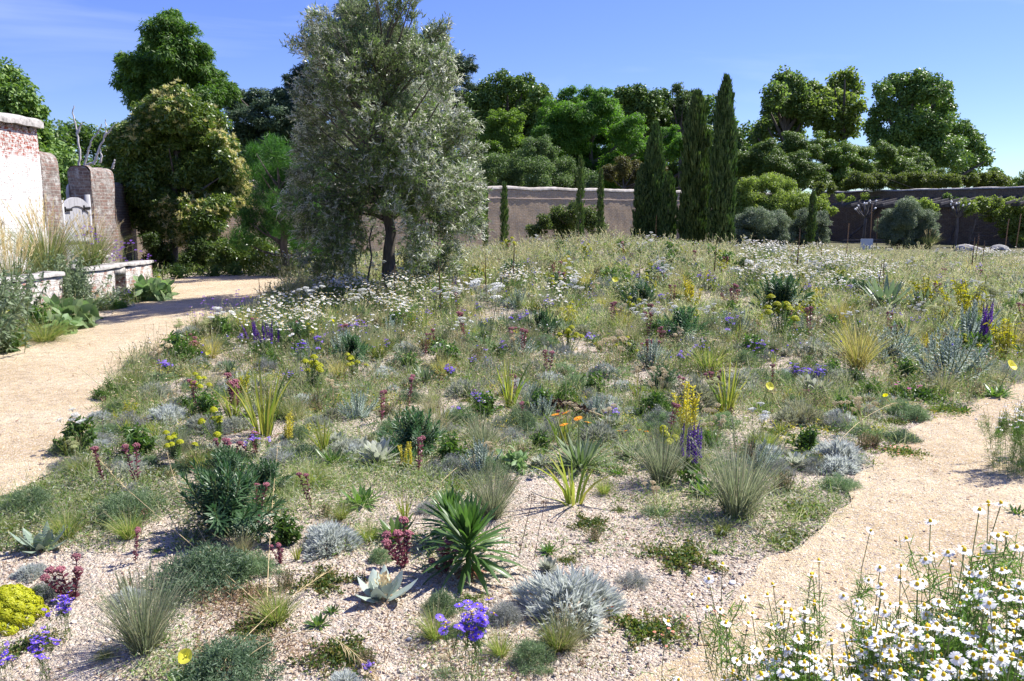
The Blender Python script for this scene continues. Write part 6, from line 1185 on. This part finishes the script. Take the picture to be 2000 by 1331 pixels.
WORDS = dict(grey_grass='grey green grass tuft', straw_grass='golden straw grass tuft', dry_grass='dry beige grass tuft', green_grass='green grass tuft', lax_grass='lax green grass', silver_bush='small silver cushion', grey_bush='dull grey cushion', pale_bush='olive grey sage bush', spurge='dark green spurge', spurge_bloom='lime flowered spurge', blue_spurge='blue grey spurge', small_rosette='green leaf rosette', grey_rosette='grey felted rosette', broad_rosette='strap leaved rosette', sedum='burgundy sedum', tall_sedum='thin pink headed sedum', salvia='purple sage', yellow_stalk='pale yellow stalks',
  aster_patch='violet aster', daisy_patch='white daisy clump', white_umbel='white umbel flower', yarrow='dried cream yarrow', yellow_yarrow='greenish yarrow', lime_bush='yellow green bush', mat_plant='low creeping mat', feathery='feathery grey green plant', fern_mound='ferny mound', green_mound='green leafy bush', grey_mound='ashy twiggy plant', straps='green iris blades', primrose='lemon primrose', leafy='leafy green plant', dry_clump='withered brown plant', seed_stalk='dark seed stalk', tall_seed_spike='brown seed spike')
PLUR = dict(daisy_patch='white daisies of the meadow', aster_patch='violet asters of the meadow')
XM = [(loc_[0], loc_[1], ph) for loc_, ph in ((at(765, 572), 'silver tree'), (at(1405, 478), 'tallest cypress'), (at(1275, 462), 'wide footed cypress'), (at(985, 468), 'slim cypress'), (at(1583, 475), 'pergola cypress'), (at(1737, 490), 'far pale rock'), (at(1892, 502), 'hollow rock'), (at(1693, 492), 'white board'))]
used = {}
def neighbour_label(kind, p):
    """say where it stands by the nearest things one can find"""
    best = sorted(MARKS + XM, key=lambda m_: math.hypot(m_[0] - p[0], m_[1] - p[1]))[:5]
    for mx, my, ph in best:
        dx, dy = p[0] - mx, p[1] - my; d = math.hypot(dx, dy); v = p[:2] / np.linalg.norm(p[:2]); f = dx * v[0] + dy * v[1]; s = dx * v[1] - dy * v[0]
        rel = ('behind' if f > 0 else 'in front of') if abs(f) > abs(s) * 1.3 else ('on the sunny side of' if s > 0 else 'on the shadow side of')
        for far_ in ('close ', '', 'well ') if d < .5 else ('', 'well '):
            lb = f"{WORDS[kind]} {far_}{rel} the {ph}"
            if lb not in used: used[lb] = 1; return lb
    a_, b2 = best[0][2], best[1][2]; lb = f"{WORDS[kind]} between the {a_} and the {b2}"
    used[lb] = used.get(lb, 0) + 1; return lb
def scatter(kind, P, smin, smax, sink=.004):
    g = np.random.default_rng(hash_(kind) * 3 + len(P))
    for x, y in P[:, :2]:
        s = g.uniform(smin, smax) * np.interp(y, [3, 5, 8, 12], [.5, .68, .9, 1]); p = np.array([x, y, float(gz(x, y)) - sink]); _, H_, W_ = variant(kind, 0)
        if not free(p, W_ * s / 2, H_ * s): continue
        place(kind, p, s, neighbour_label(kind, p), PLUR.get(kind, WORDS[kind] + ' plants scattered in the meadow'), v=int(g.integers(3)), rz=g.uniform(0, 6.28))
g = np.random.default_rng(77)
MIX = [  # kind, near gravel 900-1330, middle 700-900, back 560-700, crest 470-560, sizes
 ('dry_grass', 4, 22, 32, 36, .5, 1.0), ('straw_grass', 0, 14, 26, 30, .45, .9), ('green_grass', 9, 24, 30, 16, .45, 1.0), ('lax_grass', 0, 8, 10, 8, .45, .8), ('grey_grass', 0, 8, 14, 8, .5, .9),
 ('grey_bush', 0, 33, 42, 39, .6, 1.3), ('silver_bush', 2, 24, 29, 21, .5, 1.0), ('pale_bush', 0, 15, 18, 13, .6, 1.1), ('spurge', 0, 3, 13, 21, .4, .9), ('spurge_bloom', 0, 4, 16, 34, .5, .9), ('blue_spurge', 0, 12, 18, 10, .5, .9),
 ('small_rosette', 11, 21, 13, 0, .5, 1.0), ('grey_rosette', 4, 21, 21, 8, .6, 1.1), ('broad_rosette', 0, 4, 16, 18, .6, 1.0), ('sedum', 0, 6, 10, 8, .5, .9), ('tall_sedum', 2, 12, 21, 13, .6, 1.0), ('salvia', 0, 0, 3, 4, .6, 1.0), ('yellow_stalk', 0, 3, 10, 10, .5, .9),
 ('aster_patch', 0, 6, 21, 18, .7, 1.1), ('white_umbel', 0, 2, 26, 23, .7, 1.1), ('yarrow', 2, 21, 31, 23, .6, 1.1), ('yellow_yarrow', 0, 4, 16, 16, .6, 1.0), ('lime_bush', 0, 4, 13, 21, .5, .9), ('mat_plant', 18, 51, 26, 0, .5, 1.1), ('feathery', 9, 48, 52, 26, .6, 1.3), ('fern_mound', 5, 21, 23, 10, .4, .9),
 ('green_mound', 0, 12, 34, 26, .5, 1.1), ('grey_mound', 9, 51, 52, 31, .7, 1.4), ('straps', 2, 18, 29, 13, .45, 1.0), ('primrose', 0, 2, 4, 3, .8, 1.1), ('leafy', 0, 18, 44, 44, .5, 1.1), ('dry_clump', 11, 54, 39, 29, .4, 1.0), ('seed_stalk', 4, 12, 13, 10, .8, 1.3), ('tall_seed_spike', 0, 0, 4, 16, .5, .9)]
for kind, a, b, c, d, s0, s1 in MIX:
    P = [sample_px(n, *rg, g) for n, rg in ((a, (930, 1320)), (b, (705, 930)), (c, (575, 705)), (d, (478, 575))) if n]
    scatter(kind, np.concatenate(P), s0, s1)
# drifts: white daisies round the silver tree and far off
P = np.concatenate([sample_px(30, 590, 700, g, 480, 820), sample_px(14, 570, 640, g, 640, 900), sample_px(10, 560, 650, g, 980, 1120), sample_px(56, 488, 590, g, 1460, 1720), sample_px(8, 470, 520, g, 1900, 2030)])
scatter('daisy_patch', P, .7, 1.15)
# weedy edge of the bed along the wide path
def edge(n, kind, s0, s1, gg, poly, lo, hi):
    k = gg.integers(0, len(poly) - 1, n * 6); P = poly[k] + (poly[k + 1] - poly[k]) * gg.uniform(0, 1, (n * 6, 1)); nrm = np.c_[(poly[k + 1] - poly[k])[:, 1], -(poly[k + 1] - poly[k])[:, 0]]; nrm /= np.linalg.norm(nrm, axis=1)[:, None] + 1e-9
    P = P + nrm * gg.uniform(lo, hi, (n * 6, 1)); q = proj(np.c_[P, gz(P[:, 0], P[:, 1])]); P = P[(q[:, 0] > -50) & (q[:, 0] < 2040) & (q[:, 1] < 1330) & (P[:, 1] < 16)][:n]; scatter(kind, P, s0, s1)
LR = resample(LP_R, 60)
for kind, n in (('mat_plant', 40), ('green_grass', 10), ('feathery', 14), ('grey_mound', 18), ('dry_grass', 6)): edge(n, kind, .5, 1.1, g, LR, .0, .7)

# ------------------------------------------------------------------ what nobody could count: litter, low cover, pebbles
def cover(name, P, mat, Ln, Wd, prof, zmax, label=None, upw=.5):
    n = len(P); m = MB(); z = gz(P[:, 0], P[:, 1]); D = unit(rdir(n) + [0, 0, upw]); leaves(m, np.c_[P, z + rng.uniform(0, 1, n) ** 2 * zmax], D, perp(D), Ln * rng.uniform(.4, 1.3, n), Wd * rng.uniform(.6, 1.3, n), prof, .2); o = obj(name, m.mesh(name, mat)); tag(o, kind='stuff'); return o
def bulk(n, y0, y1, gg, thr, nz=2.0):
    out = np.zeros((0, 2))
    while len(out) < n:
        P = np.c_[gg.uniform(-10, 18, n), gg.uniform(y0, y1, n)]; P = P[np.abs(P[:, 0]) < P[:, 1] * .75 + .6]; f = np.sin(P[:, 0] * 3.1 * nz * .5 + P[:, 1]) + np.sin(P[:, 1] * 2.7 * nz * .5 - P[:, 0] * 1.3) + np.sin(P[:, 0] * 6.1 + P[:, 1] * 5.3) * .7; P = P[f > thr + gg.normal(size=len(f)) * .6]; P = P[clear(P)]; out = np.concatenate([out, P])
    return out[:n]
COVG = leaf('low_green', [(.07, .14, .035), (.14, .22, .055), (.25, .31, .11), (.40, .40, .19), (.37, .42, .33), (.54, .49, .30)], .3)
WISP = leaf('wispy_grass', [(.13, .22, .05), (.22, .31, .09), (.37, .42, .18), (.58, .56, .36)], .4)
def wisps(name, P, mat, h, wd, nb, spread=.45, bend=.35, seed=None):
    n = len(P); k = np.repeat(np.arange(n), nb); N_ = len(k); D = cone(N_, spread, g); out = unit(np.c_[D[:, :2], np.zeros(N_)]); q = P[k] + g.normal(size=(N_, 2)) * .035; hs = (h * g.uniform(.5, 1.25, n))[k] * g.uniform(.5, 1.1, N_); m = MB()
    C = leaves(m, np.c_[q, gz(q[:, 0], q[:, 1])], D, perp(D), hs, wd * g.uniform(.7, 1.3, N_), [(0, .9), (.4, 1), (.75, .7), (1, .1)], bend * g.uniform(0, 1.6, N_), G=unit(out * .7 + [0, 0, -.5]))
    if seed:
        sel = g.permutation(N_)[: int(N_ * seed[0])]; s_ = np.repeat(sel, 7); t_ = np.tile(np.linspace(.0, 1, 7), len(sel))[:, None]; pp = C[s_, 2] + (C[s_, 3] - C[s_, 2]) * t_; dd = unit(unit(C[s_, 3] - C[s_, 2]) + rdir(len(s_)) * .5); leaves(m, pp, dd, perp(dd), seed[1], seed[1] * .3, DIAMOND, m=1)
    tag(obj(name, m.mesh(name, [mat, GRASSD])), kind='stuff')
cover('ground_cover', bulk(60000, 3.4, 7.5, g, .15), COVG, .032, .006, LANCE, .05)
cover('ground_cover', bulk(62000, 6.5, 15, g, -.3), COVG, .055, .009, LANCE, .15)
cover('ground_cover', bulk(60000, 13, 30, g, -.6), COVG, .10, .014, LANCE, .34, upw=.9)
cover('dry_leaf_litter', bulk(18000, 2.2, 7, g, .1), DRYL, .022, .006, LANCE, .012, upw=0)
cover('dry_leaf_litter', bulk(40000, 6, 14, g, -.5), DRYL, .05, .006, BLADE, .10, upw=.4)
wisps('fine_grass', bulk(1300, 3.8, 7, g, .2), WISP, .17, .0022, 9, .6)
wisps('fine_grass', bulk(1500, 6, 11, g, .1), WISP, .3, .0032, 12, .5, .35, (.25, .022))
wisps('fine_grass', bulk(1900, 10, 17, g, -.2), WISP, .36, .005, 11, .45, .35, (.3, .035))
wisps('dry_grass', bulk(1500, 14, 30, g, .3), GRASSD, .55, .008, 14, .4, .4, (.4, .06))
wisps('green_grass', bulk(1200, 12, 30, g, .2), GRASSN, .34, .008, 12, .5)
def drifts(name, n, mat, y0, y1, r0, r1, nl, Ln, Wd, prof, h):
    P = sample_px(n, y0, y1, g); n = len(P); s = np.interp(P[:, 1], [4, 8, 14, 22], [.5, .8, 1.1, 1.4]); k = np.repeat(np.arange(n), nl); N_ = len(k); u = g.uniform(0, 1, N_) ** .5; an = g.uniform(0, 6.28, N_); r = (g.uniform(r0, r1, n) * s)[k] * u * (1 + .3 * np.sin(3 * an + k)); hh = (h * g.uniform(.5, 1.3, n) * s)[k]
    x, y = P[k, 0] + r * np.cos(an) * 1.3, P[k, 1] + r * np.sin(an); z = gz(x, y) + hh * (1 - u ** 2) * g.uniform(.2, 1, N_); D = unit(np.stack([np.cos(an) * u, np.sin(an) * u, .5 + 0 * an], 1) + rdir(N_, g) * .7); m = MB(); leaves(m, np.stack([x, y, z], 1), D, perp(D, g), Ln * s[k] * g.uniform(.5, 1.25, N_), Wd * s[k], prof, .2); tag(obj(name, m.mesh(name, mat)), kind='stuff')
for nm, mt, n_, Ln, Wd, pf, h_ in (('silver_cover', SILVG, 320, .05, .006, BLADE, .12), ('dark_green_cover', GREENL, 320, .05, .010, LANCE, .14), ('fresh_green_cover', leaf('fresh_leaf', [(.14, .22, .04), (.2, .28, .06), (.3, .34, .1)], .4), 340, .05, .008, LANCE, .16), ('tan_cover', leaf('tan_leaf', [(.45, .38, .24), (.6, .52, .36), (.34, .25, .15)], .3), 130, .05, .005, BLADE, .14), ('red_brown_cover', leaf('russet_leaf', [(.2, .09, .05), (.3, .16, .09), (.16, .06, .05)], .25), 90, .035, .008, OVAL, .08), ('yellow_cover', PHLO, 70, .045, .009, OVAL, .16), ('blue_green_cover', BLUESP, 130, .045, .008, LANCE, .13)):
    drifts(nm, n_, mt, 480, 930, .10, .24, 75, Ln, Wd, pf, h_)
def px_cover(name, n, x0, x1, y0, y1, mat, Ln, Wd, prof, zmax, thr=-.2):
    P = at_many(g.uniform(x0, x1, n), g.uniform(y0, y1, n))[:, :2]; f = np.sin(P[:, 0] * 6.1 + P[:, 1]) + np.sin(P[:, 1] * 5.7 - P[:, 0] * 1.3) + .7 * np.sin(P[:, 0] * 12 + P[:, 1] * 9); P = P[(f > thr + g.normal(size=n) * .7)]; P = P[clear(P)]; cover(name, P, mat, Ln, Wd, prof, zmax)
px_cover('ground_cover', 34000, -40, 420, 830, 1080, COVG, .028, .006, LANCE, .06, -.5)
px_cover('ground_cover', 16000, 380, 760, 1150, 1290, DRYL, .024, .005, LANCE, .03, .2)
px_cover('ground_cover', 22000, 480, 1020, 860, 1010, COVG, .030, .006, LANCE, .05, .2)
px_cover('ground_cover', 16000, 1000, 1700, 830, 1000, COVG, .028, .006, LANCE, .04, .6)
px_cover('ground_cover', 20000, 380, 1350, 940, 1331, COVG, .016, .005, LANCE, .02, 1.0)
px_cover('dry_leaf_litter', 16000, 0, 1350, 940, 1331, DRYL, .018, .005, LANCE, .008, .6)
px_cover('ground_cover', 9000, 0, 420, 1180, 1331, COVG, .022, .005, LANCE, .05, .3)
# small seed heads and buds floating over the sward
for nm, mt, n_, a_, b_, r_ in (('cream_bud', CREAM, 2600, 6, 16, .007), ('white_bud', WHITE, 3000, 8, 26, .009), ('brown_bud', BROWN, 1500, 5, 18, .006), ('lime_bud', LIMEF, 1100, 9, 26, .010), ('violet_bud', PURP, 500, 7, 22, .008)):
    P = bulk(n_, a_, b_, g, -.2, 1.0); z = gz(P[:, 0], P[:, 1]) + g.uniform(.12, .42, n_); m = MB(); inst(m, ICO1[0], ICO1[1], np.c_[P, z], r_ * g.uniform(.6, 1.5, n_)[:, None] * np.array([1, 1, .7])); top = np.c_[P, z]; bt = top.copy(); bt[:, 2] = gz(P[:, 0], P[:, 1]); bt[:, :2] += g.normal(size=(n_, 2)) * .05; tubes(m, np.stack([bt, (bt + top) / 2 + g.normal(size=(n_, 3)) * .012, top], 1), .0013, 3, 1)
    tag(obj(nm + '_sward', m.mesh(nm, [mt, STEMG])), kind='stuff')
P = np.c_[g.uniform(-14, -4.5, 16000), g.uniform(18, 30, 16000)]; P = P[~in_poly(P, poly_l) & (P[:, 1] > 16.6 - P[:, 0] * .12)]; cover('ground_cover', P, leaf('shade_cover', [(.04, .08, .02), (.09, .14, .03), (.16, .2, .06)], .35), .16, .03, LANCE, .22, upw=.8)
def pebbles(name, P, s0, s1, mat, z_=0.):
    n = len(P); v, f = ICO1; gg = np.random.default_rng(5); s = s0 * (s1 / s0) ** gg.uniform(0, 1, n) ** 2.2; m = MB(); m_ = 5
    for k in range(m_):
        vv = v * (1 + .22 * gg.normal(size=(len(v), 1))); sel = np.arange(n) % m_ == k; q = P[sel]
        inst(m, vv, f, np.c_[q, gz(q[:, 0], q[:, 1]) + s[sel] * .18 + z_], s[sel][:, None] * np.stack([gg.uniform(.8, 1.3, sel.sum()), gg.uniform(.7, 1., sel.sum()), gg.uniform(.5, .75, sel.sum())], 1), frames(np.array([0, 0, 1.]) + gg.normal(size=(sel.sum(), 3)) * .25, gg))
    o = obj(name, m.mesh(name, mat, smooth=False)); tag(o, kind='stuff')
PEB = leaf('pebble', [(.62, .53, .41), (.72, .64, .52), (.50, .41, .31), (.78, .71, .60), (.54, .41, .30), (.42, .38, .33), (.70, .58, .45), (.30, .22, .18)], 0, .85, .2)
P = np.c_[g.uniform(-5.5, 5, 60000), 2.0 + 7 * g.uniform(0, 1, 60000) ** 1.5]; P = P[(np.abs(P[:, 0]) < P[:, 1] * .72 + .3)]; P = P[~in_poly(P, poly_l) & ~in_poly(P, poly_r)]
pebbles('gravel', P[:34000], .003, .0115, PEB)
P = np.c_[g.uniform(-8, 8, 30000), 2.0 + 9 * g.uniform(0, 1, 30000) ** 1.4]; P = P[(np.abs(P[:, 0]) < P[:, 1] * .72 + .3)]; P = P[in_poly(P, poly_l) | in_poly(P, poly_r)]
pebbles('gravel', P[:9000], .002, .006, PEB, .010)
# gravel kicked out over the edges of the sand
for pl_, a_, n_ in ((LP_R, .16, 5000), (RP_U, .2, 9000)):
    q = resample(pl_, 400); k = g.integers(0, 400, n_); q = q[k] + g.normal(size=(n_, 2)) * a_; q = q[(q[:, 1] > 1.8) & (q[:, 1] < 11)]; pebbles('gravel', q, .003, .010, PEB, .008)
# a few bigger stones and fallen leaves one can pick out
for i_, (px, py, s, lb) in enumerate(((370, 1058, 16, 'pale stone beside the feathery mound under the large spurge'), (800, 1250, 12, 'grey stone on gravel beside the nearest aster'), (1080, 1265, 11, 'pinkish stone on gravel near the salmon flowered mat'), (990, 1215, 8, 'small reddish stone before the largest silver cushion'), (1430, 1140, 14, 'grey white stick like stone at the sand edge'), (1365, 1075, 9, 'grey stone behind the green mat'), (1225, 1055, 9, 'pink stone on gravel before the gazania'))):
    v, f = ICO2; m = MB(); vv = v * (1 + .1 * rng.normal(size=(len(v), 1)) * 0 + .16 * np.sin(v @ rng.normal(size=(3, 1)) * 3)); p = at(px, py); s_ = s * mpp(p) * .55
    m.add(vv * [s_, s_ * .8, s_ * .55] + [0, 0, s_ * .2], f); o = obj('stone', m.mesh('stone', surf('stone%d' % i_, [[(.6, .55, .5), (.75, .7, .64)], [(.22, .22, .25), (.33, .33, .36)], [(.55, .27, .2), (.66, .38, .3)], [(.45, .18, .12), (.55, .25, .18)], [(.5, .5, .5), (.65, .65, .65)], [(.3, .3, .32), (.4, .4, .42)], [(.6, .33, .26), (.7, .45, .36)]][i_], 60))); o.location = [float(x) for x in p]; o.rotation_euler = (0, 0, i_); tag(o, lb, 'stone')
gg = np.random.default_rng(9); m = MB(); P = np.concatenate([at_many(gg.uniform(0, 480, 130), gg.uniform(600, 930, 130)), at_many(gg.uniform(1300, 2000, 160), gg.uniform(780, 1320, 160))]); P = P[in_poly(P[:, :2], poly_l) | in_poly(P[:, :2], poly_r)]; P[:, 2] += .018; D = unit(gg.normal(size=(len(P), 3)) * [1, 1, .15]); S = unit(np.cross(D, [0, 0, 1.] + gg.normal(size=(len(P), 3)) * .2)); leaves(m, P, D, S, .034 * gg.uniform(.4, 1.4, len(P)) * np.interp(P[:, 1], [3, 9], [.7, 1.5]), .012, OVAL, -.1, fold=.1); tag(obj('fallen_leaf_litter', m.mesh('fallen_leaf_litter', DRYL)), kind='stuff')

sc.collection.children.link(COL)
